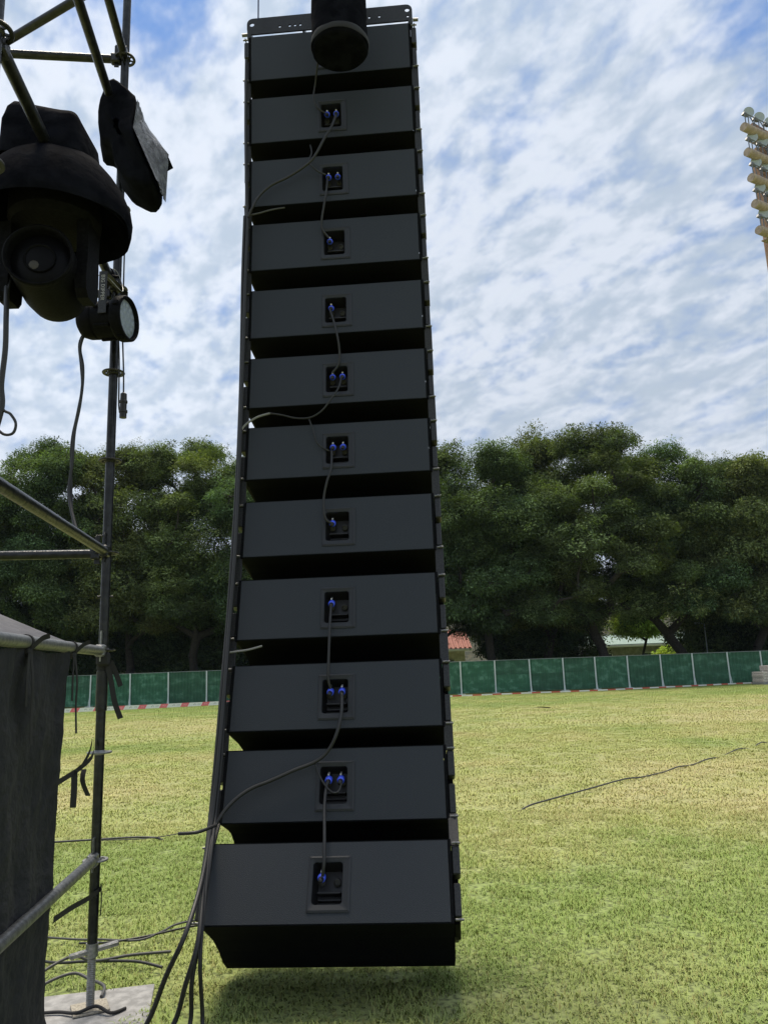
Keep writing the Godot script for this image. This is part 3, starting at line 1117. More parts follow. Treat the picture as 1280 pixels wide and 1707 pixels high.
	yo = {"rad": Vector3(1.2, 0.8, 0.8), "cy": 1.4, "n": 8, "per": 40, "gap": 0.5, "clump": 0.6, "flat": 0.7, "inner": 0.1, "trunk": 0.06, "fork": 0.4, "leaf": "young", "spray": sp}
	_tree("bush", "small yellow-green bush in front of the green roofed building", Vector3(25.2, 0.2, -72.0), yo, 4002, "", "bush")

# ------------------------------------------------------------------ floodlight tower
func _light_tower() -> void:
	var a := Vector3(32.85, 0, -60.1)
	var dir := Vector3(3.46, 0, -1.93).normalized()
	var root := thing("floodlight_tower", Transform3D(Basis(dir, Vector3.UP, dir.cross(Vector3.UP)), a), "tall brown stadium floodlight tower with five lamp platforms at the right edge", "light tower")
	var b := MB.new()
	# two broad legs and cross walls of the mast
	for x in [3.75, 7.6]:
		b.box(Transform3D(Basis.IDENTITY, Vector3(x, 23.5, -1.2)), Vector3(1.0, 47.0, 1.2), 0.06)
	for k in 19:
		b.bx(Vector3(5.68, 1.5 + k * 2.5, -1.25), Vector3(2.9, 0.5, 0.9), 0.04)
	part(root, "mast", b, M.rust)
	for k in 19:
		b = MB.new()
		var y := 1.8 + k * 2.5
		b.tube([Vector3(4.25, y, -0.9), Vector3(7.1, y + 2.0, -0.9)], 0.11, 6)
		part(root, "brace", b, M.rust)
	for k in 5:
		var y := 37.35 + k * 2.51
		b = MB.new()
		b.tube([Vector3(0, y, 0), Vector3(9.0, y, 0)], 0.38, 14)
		b.bx(Vector3(5.4, y + 0.2, -0.7), Vector3(6.4, 0.12, 1.2), 0.02)
		var pf := part(root, "platform", b, M.concrete)
		b = MB.new()
		b.tube([Vector3(0, y + 1.2, 0.25), Vector3(9.0, y + 1.2, 0.25)], 0.05, 6)
		for j in 8:
			b.tube([Vector3(0.02 + j * 1.28, y + 0.2, 0.25), Vector3(0.02 + j * 1.28, y + 1.2, 0.25)], 0.05, 6)
		part(pf, "railing", b, M.railgrey)
		b = MB.new()
		b.prism(PackedVector2Array([Vector2(2.3, y), Vector2(8.0, y), Vector2(8.0, y + 1.0), Vector2(2.3, y + 1.6)]), -0.75, -0.5)
		part(pf, "back_panel", b, M.rust)
		for j in 6:
			var at := Vector3(1.25 + j * 1.45, y + 1.95, -0.15)
			var ax := axes(Vector3(-0.55, -0.18, 0.85), at)
			b = MB.new()
			b.lathe([Vector2(0.02, -0.34), Vector2(0.2, -0.30), Vector2(0.38, -0.12), Vector2(0.48, 0.06), Vector2(0.48, 0.1)], ax, 20)
			b.lathe([Vector2(0.48, 0.1), Vector2(0.43, 0.08), Vector2(0.0, 0.05)], ax, 20)
			var lm := part(root, "floodlight", b, M.lampgrey)
			b = MB.new()
			b.tube([at + Vector3(-0.3, -1.75, 0.1), at + Vector3(-0.32, -0.9, 0.1), at + Vector3(-0.1, -0.35, 0)], 0.05, 6)
			b.tube([at + Vector3(0.3, -1.75, 0.1), at + Vector3(0.32, -0.9, 0.1), at + Vector3(0.1, -0.35, 0)], 0.05, 6)
			part(lm, "bracket", b, M.railgrey)
			b = MB.new()
			b.prism(PackedVector2Array([Vector2(-0.35, 0), Vector2(0.3, 0.0), Vector2(0.2, 0.28), Vector2(-0.15, 0.32)]), -0.12, 0.12, Transform3D(Basis.IDENTITY, at + Vector3(-0.75, -0.65, 0.1)))
			part(lm, "ballast_box", b, M.railgrey)

# ------------------------------------------------------------------ the hanging loudspeakers
# height of the rear top edge, distance along the column's axis, tilt in degrees
const BOXES := [[6.210, -4.855, -0.37], [5.693, -4.870, 0.6], [5.178, -4.871, 2.0], [4.682, -4.890, 4.9], [4.168, -4.880, 6.4], [3.655, -4.855, 8.5], [3.146, -4.795, 10.4], [2.628, -4.721, 13.6], [2.118, -4.604, 15.0], [1.608, -4.463, 17.8], [1.151, -4.335, 20.4], [0.724, -4.085, 30.0]]
const DEEP := 0.55
const TALL := 0.38
var yaw := deg_to_rad(-3.8686)

func _box_frame(i: int) -> Transform3D:
	var ux := Vector3(cos(yaw), 0, -sin(yaw))
	var uz := Vector3(sin(yaw), 0, cos(yaw))
	var a: float = deg_to_rad(BOXES[i][2])
	var up := Vector3(0, cos(a), 0) - uz * sin(a)
	var nn := uz * cos(a) + Vector3(0, sin(a), 0)
	var o: Vector3 = ux * -0.606 + uz * BOXES[i][1] + Vector3(0, BOXES[i][0], 0) - up * TALL
	return Transform3D(Basis(ux, up, nn), o)

func _round_rect(cx: float, cy: float, w: float, h: float, r: float, per := 5) -> PackedVector2Array:
	var out := PackedVector2Array()
	for q in [[1, 1, 0.0], [-1, 1, 90.0], [-1, -1, 180.0], [1, -1, 270.0]]:
		for k in per + 1:
			var a := deg_to_rad(q[2] + 90.0 * k / per)
			out.append(Vector2(cx + q[0] * (w * 0.5 - r) + r * cos(a), cy + q[1] * (h * 0.5 - r) + r * sin(a)))
	return out

# a flat ring between two loops with the same number of points, with walls down to z1
func _ring(b: MB, outer: PackedVector2Array, inner: PackedVector2Array, z0: float, z1: float, zi := 99.0) -> void:
	if zi > 90.0:
		zi = z0
	for i in outer.size():
		var j := (i + 1) % outer.size()
		var a := Vector3(outer[i].x, outer[i].y, z0)
		var d := Vector3(outer[j].x, outer[j].y, z0)
		var e := Vector3(inner[j].x, inner[j].y, zi)
		var f := Vector3(inner[i].x, inner[i].y, zi)
		b.quad(a, d, e, f, Vector3(0, 0, 1))
		var ctr := Vector3((a.x + d.x) * 0.5, (a.y + d.y) * 0.5, 0) - Vector3(0.0, 0.18, 0)
		b.quad(a, d, Vector3(d.x, d.y, z1), Vector3(a.x, a.y, z1), Vector3(ctr.x, ctr.y, 0))
		b.quad(f, e, Vector3(e.x, e.y, z1), Vector3(f.x, f.y, z1), -Vector3(ctr.x, ctr.y, 0))

func _speaker(i: int, label: String, plugs: Array) -> void:
	var fr := _box_frame(i)
	var root := thing("line_array_speaker", fr, label, "loudspeaker", "loudspeakers hanging in one column")
	# front lower edge drops as far as the top of the box beneath
	var drop := 0.065
	if i + 1 < BOXES.size():
		var q: Vector3 = fr.affine_inverse() * (_box_frame(i + 1) * Vector3(0, TALL + 0.065, -DEEP))
		drop = clampf(-q.y * DEEP / maxf(-q.z, 0.2) - 0.004, 0.03, 0.16)
	var ts: Array = [0.0, 0.06, 0.14, 0.25, 0.38, 0.48, DEEP]
	var hw: Array = [0.600, 0.600, 0.600, 0.599, 0.598, 0.596, 0.590]
	var belly: Array = [0.0, -0.04, -0.06, 0.02, 0.36, 0.84, 1.0]
	var b := MB.new()
	for k in ts.size() - 1:
		var t0: float = ts[k]
		var t1: float = ts[k + 1]
		var y0 := TALL + 0.065 * t0 / DEEP
		var y1 := TALL + 0.065 * t1 / DEEP
		# underside with a slight belly, as of a shaped cheek
		var l0: float = -drop * belly[k]
		var l1: float = -drop * belly[k + 1]
		b.quad(Vector3(-hw[k], y0, -t0), Vector3(hw[k], y0, -t0), Vector3(hw[k + 1], y1, -t1), Vector3(-hw[k + 1], y1, -t1), Vector3.UP)
		b.quad(Vector3(-hw[k], l0, -t0), Vector3(hw[k], l0, -t0), Vector3(hw[k + 1], l1, -t1), Vector3(-hw[k + 1], l1, -t1), Vector3.DOWN)
		for s in [-1.0, 1.0]:
			b.quad(Vector3(s * hw[k], l0, -t0), Vector3(s * hw[k], y0, -t0), Vector3(s * hw[k + 1], y1, -t1), Vector3(s * hw[k + 1], l1, -t1), Vector3(s, 0, 0))
	# rear rim round the panel
	for s in [-1.0, 1.0]:
		b.quad(Vector3(s * 0.6, 0, 0), Vector3(s * 0.6, TALL, 0), Vector3(s * 0.586, TALL - 0.004, 0), Vector3(s * 0.586, 0.004, 0), Vector3(0, 0, 1))
	b.quad(Vector3(-0.6, TALL, 0), Vector3(0.6, TALL, 0), Vector3(0.586, TALL - 0.004, 0), Vector3(-0.586, TALL - 0.004, 0), Vector3(0, 0, 1))
	b.quad(Vector3(-0.6, 0, 0), Vector3(0.6, 0, 0), Vector3(0.586, 0.004, 0), Vector3(-0.586, 0.004, 0), Vector3(0, 0, 1))
	part(root, "cabinet", b, M.cab)
	b = MB.new()
	b.bx(Vector3(0, (TALL + 0.065 - drop) * 0.5, -DEEP - 0.012), Vector3(1.17, TALL + 0.055 + drop, 0.02), 0.006)
	part(root, "grille", b, M.grille)
	# rear panel with the opening for the connectors
	b = MB.new()
	var hole := _round_rect(-0.002, 0.184, 0.146, 0.192, 0.016)
	var edge := PackedVector2Array()
	for p in hole:
		var d := p - Vector2(-0.002, 0.184)
		edge.append(Vector2(clampf(d.x * 1e4, -0.584, 0.584), TALL * 0.5 + clampf(d.y * 1e4, -0.184, 0.184)))
	# square off the corners of the outline
	for c in 4:
		var k := c * 6 + 3
		edge[k] = Vector2([1, -1, -1, 1][c] * 0.584, TALL * 0.5 + [1, 1, -1, -1][c] * 0.184)
	_ring(b, edge, hole, 0.003, -0.02)
	part(root, "rear_panel", b, M.panel)
	# frame of the connector plate: a raised border with a sunk step
	b = MB.new()
	var o1 := _round_rect(0.006, 0.180, 0.207, 0.256, 0.004)
	var o2 := _round_rect(0.005, 0.181, 0.190, 0.238, 0.008)
	var o3 := _round_rect(-0.002, 0.184, 0.150, 0.196, 0.018)
	_ring(b, o1, o2, 0.0075, 0.002, 0.0105)
	_ring(b, o2, o3, 0.0105, -0.01, 0.005)
	part(root, "connector_frame", b, M.rub)
	for k in 4:
		b = MB.new()
		b.bx(Vector3(0.006 + [-1, 1, 1, -1][k] * 0.094, 0.18 + [-1, -1, 1, 1][k] * 0.118, 0.0115), Vector3(0.007, 0.007, 0.003), 0.001)
		part(root, "screw", b, M.steelblack)
	# the dish behind the opening
	b = MB.new()
	var back := _round_rect(-0.002, 0.184, 0.120, 0.165, 0.014)
	for k in hole.size():
		var j := (k + 1) % hole.size()
		b.quad(Vector3(hole[k].x, hole[k].y, -0.005), Vector3(hole[j].x, hole[j].y, -0.005), Vector3(back[j].x, back[j].y, -0.105), Vector3(back[k].x, back[k].y, -0.105), Vector3(-(hole[k].x + 0.002), -(hole[k].y - 0.184), 0.0))
	b.bx(Vector3(-0.002, 0.184, -0.107), Vector3(0.122, 0.167, 0.004), 0.0)
	b.bx(Vector3(0.0, 0.155, -0.075), Vector3(0.118, 0.012, 0.055), 0.003)
	b.bx(Vector3(0.0, 0.128, -0.088), Vector3(0.118, 0.01, 0.03), 0.003)
	var dish := part(root, "connector_dish", b, M.recess)
	for x in [-0.045, 0.033]:
		b = MB.new()
		b.lathe([Vector2(0.019, -0.004), Vector2(0.019, 0.012), Vector2(0.013, 0.013), Vector2(0.012, 0.004), Vector2(0.0, 0.004)], axes(Vector3(0, -0.4, 1), Vector3(x, 0.215, -0.095), Vector3.UP), 16, false)
		part(dish, "socket", b, M.plug)
	for x in plugs:
		var base := Vector3(x, 0.243, -0.066)
		var dir := Vector3(0.0, -0.56, 0.83).normalized()
		var ax := axes(dir, base, Vector3.UP)
		b = MB.new()
		b.lathe([Vector2(0.0, 0.0), Vector2(0.0155, 0.0), Vector2(0.0155, 0.03), Vector2(0.014, 0.062), Vector2(0.0125, 0.085), Vector2(0.010, 0.098), Vector2(0.0, 0.099)], ax, 14)
		var pl := part(root, "plug", b, M.plug)
		b = MB.new()
		b.lathe([Vector2(0.015, 0.026), Vector2(0.0195, 0.03), Vector2(0.0205, 0.04), Vector2(0.0195, 0.052), Vector2(0.0205, 0.056), Vector2(0.018, 0.064), Vector2(0.013, 0.066)], ax, 18)
		part(pl, "collar", b, M.blue)
		b = MB.new()
		b.box(Transform3D(ax.basis, base + dir * 0.030 + Vector3(0, 0.0235, 0.012)), Vector3(0.011, 0.034, 0.010), 0.002)
		part(pl, "latch", b, M.latch)
	# rigging steel on both flanks
	for s in [-1.0, 1.0]:
		for q in [[0.285, 0.135, 0.040], [0.105, 0.150, 0.036]]:
			b = MB.new()
			b.bx(Vector3(s * (0.601 + q[2] * 0.5), q[0], -0.055), Vector3(q[2], q[1], 0.085), 0.006)
			part(root, "rigging_plate", b, M.steelblack)
		b = MB.new()
		b.bx(Vector3(s * 0.602, 0.2, -0.40), Vector3(0.036, 0.36, 0.12), 0.006)
		part(root, "front_rail", b, M.steelblack)
		b = MB.new()
		b.bx(Vector3(s * 0.614, 0.19, -0.25), Vector3(0.03, 0.34, 0.30), 0.004)
		part(root, "side_plate", b, M.black)
		for y in [0.016, 0.362]:
			b = MB.new()
			b.tube([Vector3(s * 0.606, y, -0.004), Vector3(s * 0.646, y, -0.004)], 0.006, 8)
			b.tube([Vector3(s * 0.628, y, -0.03), Vector3(s * 0.628, y, 0.008)], 0.005, 8)
			part(root, "pin", b, M.pin)
		if i + 1 < BOXES.size():
			var far: Vector3 = fr.affine_inverse() * (_box_frame(i + 1) * Vector3(s * 0.617, 0.352, -0.02))
			b = MB.new()
			var a := Vector3(s * 0.617, 0.03, -0.02)
			b.box(axes(far - a, (a + far) * 0.5, Vector3.FORWARD), Vector3(0.05, (far - a).length(), 0.012), 0.003)
			part(root, "link_bar", b, M.steelblack)

func _speaker_array() -> void:
	var words: Array = ["topmost loudspeaker of the column, its middle covered by the black chain bag", "second loudspeaker from the top, right below the chain bag", "third loudspeaker from the top, a long cable sweeping left across its panel", "fourth loudspeaker from the top, one blue plug without a cable hanging from it", "fifth loudspeaker from the top, one blue plug with a short cable to the next", "sixth loudspeaker from the top, two blue plugs above the pale cable tail", "seventh loudspeaker from the top, level with the treetops", "eighth loudspeaker from the top, one plug fed by an S shaped cable", "fourth loudspeaker from the bottom, level with dark tree trunks", "third loudspeaker from the bottom, level with the green fence", "second loudspeaker from the bottom, crossed by a long curving cable", "lowest and most tilted loudspeaker of the column, hanging just above the grass"]
	var pl: Array = [[-0.03, 0.033], [-0.033, 0.033], [-0.033, 0.033], [-0.036], [-0.036], [-0.033, 0.033], [-0.033, 0.033], [-0.036], [-0.036], [-0.033, 0.033], [-0.033, 0.033], [-0.036]]
	for i in 12:
		_speaker(i, words[i], pl[i])
	# flying frame on top
	var fr := _box_frame(0)
	var root := thing("flying_frame", fr.translated_local(Vector3(0, TALL, 0)), "black steel flying frame with round holes on top of the loudspeaker column", "rigging frame")
	for z in [-0.006, -0.50]:
		var comb := CSGCombiner3D.new()
		var pg := CSGPolygon3D.new()
		pg.polygon = _round_rect(0, 0.098, 1.236, 0.138, 0.045, 4)
		pg.depth = 0.012
		pg.material = M.steelblack
		comb.add_child(pg)
		var hs: Array = [[-0.580, 0.115, 0.018], [0.582, 0.120, 0.018], [-0.37, 0.078, 0.010], [-0.295, 0.078, 0.010], [-0.255, 0.078, 0.010], [-0.215, 0.078, 0.010], [0.30, 0.085, 0.010], [0.375, 0.085, 0.010], [0.585, 0.065, 0.010]]
		for h in hs:
			var cy := CSGCylinder3D.new()
			cy.operation = CSGShape3D.OPERATION_SUBTRACTION
			cy.radius = h[2]
			cy.height = 0.1
			cy.sides = 14
			cy.rotation = Vector3(PI / 2, 0, 0)
			cy.position = Vector3(h[0], h[1], 0)
			cy.material = M.steelblack
			comb.add_child(cy)
		comb.name = "rear_plate" if z > -0.1 else "front_plate"
		comb.position = Vector3(0, 0, z)
		root.add_child(comb)
	for x in [-0.612, 0.612, -0.2, 0.2]:
		var b := MB.new()
		b.bx(Vector3(x, 0.098, -0.256), Vector3(0.014, 0.085, 0.48), 0.003)
		part(root, "side_bar", b, M.steelblack)
	for s in [-1.0, 1.0]:
		var b := MB.new()
		b.bx(Vector3(s * 0.6, 0.02, -0.03), Vector3(0.03, 0.06, 0.06), 0.004)
		part(root, "foot", b, M.steelblack)
		b = MB.new()
		b.tube([Vector3(s * 0.62, 0.05, -0.03), Vector3(s * 0.66, 0.05, -0.03)], 0.012, 8)
		part(root, "pin", b, M.pin)
	# chain bag hanging behind the frame from the hoist above the picture
	root = thing("chain_bag", Transform3D(Basis.IDENTITY, Vector3(-0.182, 5.60, -4.45)), "black cylindrical chain bag hanging in front of the topmost loudspeaker", "bag")
	var b := MB.new()
	b.lathe([Vector2(0.0, 0.03), Vector2(0.10, 0.022), Vector2(0.165, 0.012), Vector2(0.186, 0.03), Vector2(0.190, 0.06), Vector2(0.187, 0.2), Vector2(0.184, 0.24), Vector2(0.189, 0.30), Vector2(0.185, 0.42), Vector2(0.187, 0.5), Vector2(0.181, 0.56), Vector2(0.185, 0.75), Vector2(0.180, 1.0)], Transform3D.IDENTITY, 40, true, 0.012, 5)
	part(root, "body", b, M.bag)
	b = MB.new()
	b.lathe([Vector2(0.192, 0.04), Vector2(0.196, 0.05), Vector2(0.196, 0.075), Vector2(0.191, 0.085)], Transform3D.IDENTITY, 40, true, 0.012, 5)
	part(root, "hem", b, M.webbing)
	for x in [-0.1, 0.1]:
		b = MB.new()
		b.tube([Vector3(x * 1.7, 0.95, 0), Vector3(x, 1.3, -0.05), Vector3(x * 0.4, 1.55, -0.1)], 0.012, 6)
		part(root, "strap", b, M.webbing)
	root = thing("chain_hoist", Transform3D(Basis.IDENTITY, Vector3(-0.25, 7.1, -4.9)), "black chain hoist above the loudspeaker column, over the chain bag", "hoist")
	b = MB.new()
	b.bx(Vector3(0, 0.2, 0), Vector3(0.5, 0.3, 0.26), 0.03)
	part(root, "body", b, M.black)
	b = MB.new()
	b.tube([Vector3(0, 0.05, 0), Vector3(-0.02, -0.76, -0.2)], 0.01, 6)
	b.tube([Vector3(0, 0.35, 0), Vector3(0, 3.0, 0)], 0.01, 6)
	part(root, "chain", b, M.steelblack)

	single("safety_line", cable_mesh([Vector3(-0.792, 6.27, -4.83), Vector3(-0.79, 6.44, -4.83), Vector3(-0.786, 7.2, -4.83), Vector3(-0.78, 8.5, -4.84)], 0.0055, 3, 6), plain(lin(0.02, 0.03, 0.10), 0.6), "thin dark blue line rising from the left end of the flying frame", "rope")

func _array_cables() -> void:
	var g := "black speaker cables linking the hanging loudspeakers"
	var t: Array = [
		[[Vector3(-0.348, 5.80, -4.70), Vector3(-0.382, 5.720, -4.834), Vector3(-0.399, 5.614, -4.856), Vector3(-0.371, 5.534, -4.862), Vector3(-0.320, 5.514, -4.889)], 0.006, "short cable dropping from behind the chain bag to the second loudspeaker"],
		[[Vector3(-0.242, 5.479, -4.873), Vector3(-0.272, 5.368, -4.842), Vector3(-0.329, 5.254, -4.829), Vector3(-0.392, 5.138, -4.838), Vector3(-0.453, 5.074, -4.851), Vector3(-0.584, 4.996, -4.869), Vector3(-0.713, 4.935, -4.876), Vector3(-0.798, 4.857, -4.881), Vector3(-0.840, 4.777, -4.878), Vector3(-0.877, 4.703, -4.892)], 0.0095, "thick cable sweeping from the second loudspeaker left to the cable bundle"],
		[[Vector3(-0.436, 5.282, -4.925), Vector3(-0.421, 5.180, -4.871), Vector3(-0.437, 5.089, -4.850), Vector3(-0.384, 5.024, -4.856), Vector3(-0.325, 5.008, -4.883)], 0.006, "thin loop entering the third loudspeaker from its left"],
		[[Vector3(-0.314, 4.981, -4.890), Vector3(-0.322, 4.858, -4.849), Vector3(-0.342, 4.742, -4.855), Vector3(-0.362, 4.637, -4.879), Vector3(-0.356, 4.581, -4.890), Vector3(-0.318, 4.53, -4.902)], 0.008, "cable from the third down to the fourth loudspeaker"],
		[[Vector3(-0.317, 3.970, -4.871), Vector3(-0.288, 3.851, -4.826), Vector3(-0.266, 3.737, -4.814), Vector3(-0.257, 3.637, -4.830), Vector3(-0.268, 3.556, -4.839), Vector3(-0.310, 3.504, -4.849)], 0.0075, "cable bowing right from the fifth to the sixth loudspeaker"],
		[[Vector3(-0.250, 3.460, -4.833), Vector3(-0.269, 3.373, -4.790), Vector3(-0.320, 3.289, -4.771), Vector3(-0.381, 3.214, -4.773), Vector3(-0.457, 3.177, -4.787), Vector3(-0.548, 3.182, -4.804), Vector3(-0.643, 3.209, -4.810), Vector3(-0.720, 3.222, -4.806)], 0.006, "thin cable curving left out of the sixth loudspeaker to a pale tail"],
		[[Vector3(-0.466, 3.181, -4.808), Vector3(-0.438, 3.087, -4.785), Vector3(-0.408, 2.994, -4.777), Vector3(-0.338, 2.946, -4.780)], 0.005, "thin cable dropping into the left side of the seventh loudspeaker"],
		[[Vector3(-0.320, 2.941, -4.771), Vector3(-0.322, 2.813, -4.709), Vector3(-0.349, 2.720, -4.690), Vector3(-0.370, 2.626, -4.696), Vector3(-0.371, 2.540, -4.685), Vector3(-0.358, 2.479, -4.687), Vector3(-0.322, 2.454, -4.696)], 0.008, "S shaped cable from the seventh to the eighth loudspeaker"],
		[[Vector3(-0.331, 1.936, -4.571), Vector3(-0.335, 1.827, -4.503), Vector3(-0.342, 1.639, -4.447), Vector3(-0.346, 1.523, -4.429), Vector3(-0.334, 1.463, -4.435)], 0.008, "straight cable hanging across the gap above the third loudspeaker from the bottom"],
		[[Vector3(-0.270, 1.432, -4.414), Vector3(-0.271, 1.335, -4.343), Vector3(-0.298, 1.226, -4.303), Vector3(-0.348, 1.138, -4.304), Vector3(-0.416, 1.088, -4.300), Vector3(-0.527, 1.050, -4.294), Vector3(-0.654, 1.001, -4.284), Vector3(-0.748, 0.969, -4.279), Vector3(-0.820, 0.927, -4.258), Vector3(-0.877, 0.873, -4.232), Vector3(-0.917, 0.815, -4.204)], 0.0095, "long cable curving left and down across the second loudspeaker from the bottom"],
		[[Vector3(-0.417, 1.087, -4.310), Vector3(-0.400, 1.040, -4.291), Vector3(-0.367, 0.981, -4.268), Vector3(-0.326, 0.939, -4.255), Vector3(-0.292, 0.940, -4.259), Vector3(-0.276, 0.975, -4.286)], 0.0055, "thin loop hanging under the plugs of the second loudspeaker from the bottom"],
		[[Vector3(-0.353, 0.979, -4.286), Vector3(-0.361, 0.888, -4.213), Vector3(-0.353, 0.741, -4.077), Vector3(-0.353, 0.647, -4.024), Vector3(-0.361, 0.586, -4.025)], 0.0085, "straight cable running down into the lowest loudspeaker"],
	]
	for q in t:
		single("speaker_cable", cable_mesh(q[0], q[1]), M.cable, q[2], "cable", g)
	single("cable_tail", cable_mesh([Vector3(-0.720, 3.222, -4.806), Vector3(-0.798, 3.199, -4.801), Vector3(-0.869, 3.158, -4.805), Vector3(-0.904, 3.118, -4.802)], 0.0075), M.cableworn, "pale shiny cable tail at the left edge below the sixth loudspeaker", "cable")
	single("cable_tail", cable_mesh([Vector3(-0.888, 4.723, -4.907), Vector3(-0.812, 4.739, -4.908), Vector3(-0.719, 4.767, -4.913), Vector3(-0.624, 4.792, -4.929)], 0.006), M.cablegrey, "grey cable tail lying in the gap below the third loudspeaker", "cable")
	single("cable_tail", cable_mesh([Vector3(-0.944, 1.682, -4.532), Vector3(-0.878, 1.690, -4.530), Vector3(-0.810, 1.698, -4.538), Vector3(-0.737, 1.717, -4.560)], 0.006), M.cableworn, "pale cable tail in the gap above the third loudspeaker from the bottom", "cable")
	var gb := "black cables hanging in a bundle down the left edge of the loudspeakers"
	single("hanging_cable", cable_mesh([Vector3(-0.887, 5.972, -4.878), Vector3(-0.893, 5.478, -4.887), Vector3(-0.887, 4.987, -4.879), Vector3(-0.882, 4.709, -4.901), Vector3(-0.890, 4.290, -4.876), Vector3(-0.898, 3.791, -4.851), Vector3(-0.906, 3.443, -4.834), Vector3(-0.908, 3.118, -4.802), Vector3(-0.913, 2.647, -4.735), Vector3(-0.914, 2.215, -4.633), Vector3(-0.924, 1.851, -4.549), Vector3(-0.927, 1.543, -4.455), Vector3(-0.929, 1.226, -4.346), Vector3(-0.938, 0.932, -4.248), Vector3(-0.939, 0.774, -4.153), Vector3(-0.932, 0.60, -3.96), Vector3(-0.938, 0.452, -3.70), Vector3(-1.016, 0.288, -3.68), Vector3(-1.107, 0.088, -3.720), Vector3(-1.19, 0.015, -3.60), Vector3(-1.35, 0.012, -3.3)], 0.0115, 5), M.cable, "longest hanging cable, swinging farthest left at the bottom of the bundle", "cable", gb)
	single("hanging_cable", cable_mesh([Vector3(-0.905, 4.727, -4.917), Vector3(-0.916, 4.265, -4.901), Vector3(-0.922, 3.639, -4.886), Vector3(-0.926, 3.129, -4.836), Vector3(-0.932, 2.655, -4.767), Vector3(-0.937, 2.221, -4.666), Vector3(-0.943, 1.854, -4.581), Vector3(-0.947, 1.544, -4.476), Vector3(-0.949, 1.225, -4.367), Vector3(-0.954, 0.930, -4.269), Vector3(-0.943, 0.750, -4.132), Vector3(-0.92, 0.56, -3.94), Vector3(-0.898, 0.396, -3.76), Vector3(-0.940, 0.241, -3.720), Vector3(-0.995, 0.076, -3.740), Vector3(-1.06, 0.012, -3.6), Vector3(-1.2, 0.012, -3.25)], 0.0115, 5), M.cable, "second hanging cable from the left at the bottom of the bundle", "cable", gb)
	single("hanging_cable", cable_mesh([Vector3(-0.922, 3.132, -4.846), Vector3(-0.923, 2.657, -4.776), Vector3(-0.921, 2.146, -4.662), Vector3(-0.928, 1.782, -4.562), Vector3(-0.930, 1.477, -4.464), Vector3(-0.926, 1.161, -4.369), Vector3(-0.930, 0.899, -4.266), Vector3(-0.915, 0.702, -4.084), Vector3(-0.910, 0.52, -3.93), Vector3(-0.910, 0.347, -3.79), Vector3(-0.924, 0.226, -3.760), Vector3(-0.934, 0.058, -3.780), Vector3(-0.95, 0.012, -3.6), Vector3(-1.0, 0.012, -3.2)], 0.0105, 5), M.cable, "third hanging cable from the left at the bottom of the bundle", "cable", gb)
	single("hanging_cable", cable_mesh([Vector3(-0.917, 0.815, -4.204), Vector3(-0.925, 0.72, -4.10), Vector3(-0.91, 0.56, -3.95), Vector3(-0.893, 0.40, -3.80), Vector3(-0.887, 0.273, -3.760), Vector3(-0.879, 0.056, -3.780), Vector3(-0.86, 0.012, -3.6), Vector3(-0.85, 0.012, -3.2)], 0.0095, 5), M.cable, "rightmost hanging cable at the bottom, just left of the lowest loudspeaker", "cable", gb)
	single("black_rope_end", cable_mesh([Vector3(-0.90, 0.820, -4.12), Vector3(-0.961, 0.814, -3.990), Vector3(-1.057, 0.808, -4.000)], 0.0085), M.cable, "short black cord end pointing left from the cable bundle", "cord")
	single("grey_line", cable_mesh([Vector3(-1.057, 0.808, -4.000), Vector3(-1.221, 0.786, -4.030), Vector3(-1.466, 0.777, -4.07)], 0.0022), M.cablegrey, "thin grey line strung from the black cord to the scaffold pole", "cord")

# ------------------------------------------------------------------ scaffold
var scaf := Transform3D(Basis(Vector3(0.993, 0, -0.115), Vector3.UP, Vector3(0.115, 0, 0.993)), Vector3(-1.486, 0, -4.078))

func _rosette(b: MB, at: Vector3) -> void:
	b.lathe([Vector2(0.046, -0.0045), Vector2(0.060, -0.0045), Vector2(0.062, 0.0), Vector2(0.060, 0.0045), Vector2(0.046, 0.0045), Vector2(0.046, -0.0045)], Transform3D(Basis.IDENTITY, at), 28, false)
	b.lathe([Vector2(0.0245, -0.012), Vector2(0.032, -0.0045), Vector2(0.032, 0.0045), Vector2(0.0245, 0.012)], Transform3D(Basis.IDENTITY, at), 20)
	for k in 8:
		var a := TAU * (k + 0.5) / 8
		b.box(Transform3D(Basis(Vector3.UP, -a), at + Vector3(cos(a), 0, sin(a)) * 0.039), Vector3(0.018, 0.008, 0.007), 0.0)

func _ledger_head(b: MB, at: Vector3, dir: Vector3) -> void:
	var x := Transform3D(Basis(dir, Vector3.UP, dir.cross(Vector3.UP)), at + dir * 0.055)
	b.box(x, Vector3(0.06, 0.062, 0.048), 0.008)
	b.box(Transform3D(x.basis, at + dir * 0.05 + Vector3(0, 0.02, 0)), Vector3(0.028, 0.15, 0.007), 0.001)
	b.box(Transform3D(x.basis, at + dir * 0.035 + Vector3(0, 0.098, 0)), Vector3(0.05, 0.008, 0.007), 0.001)

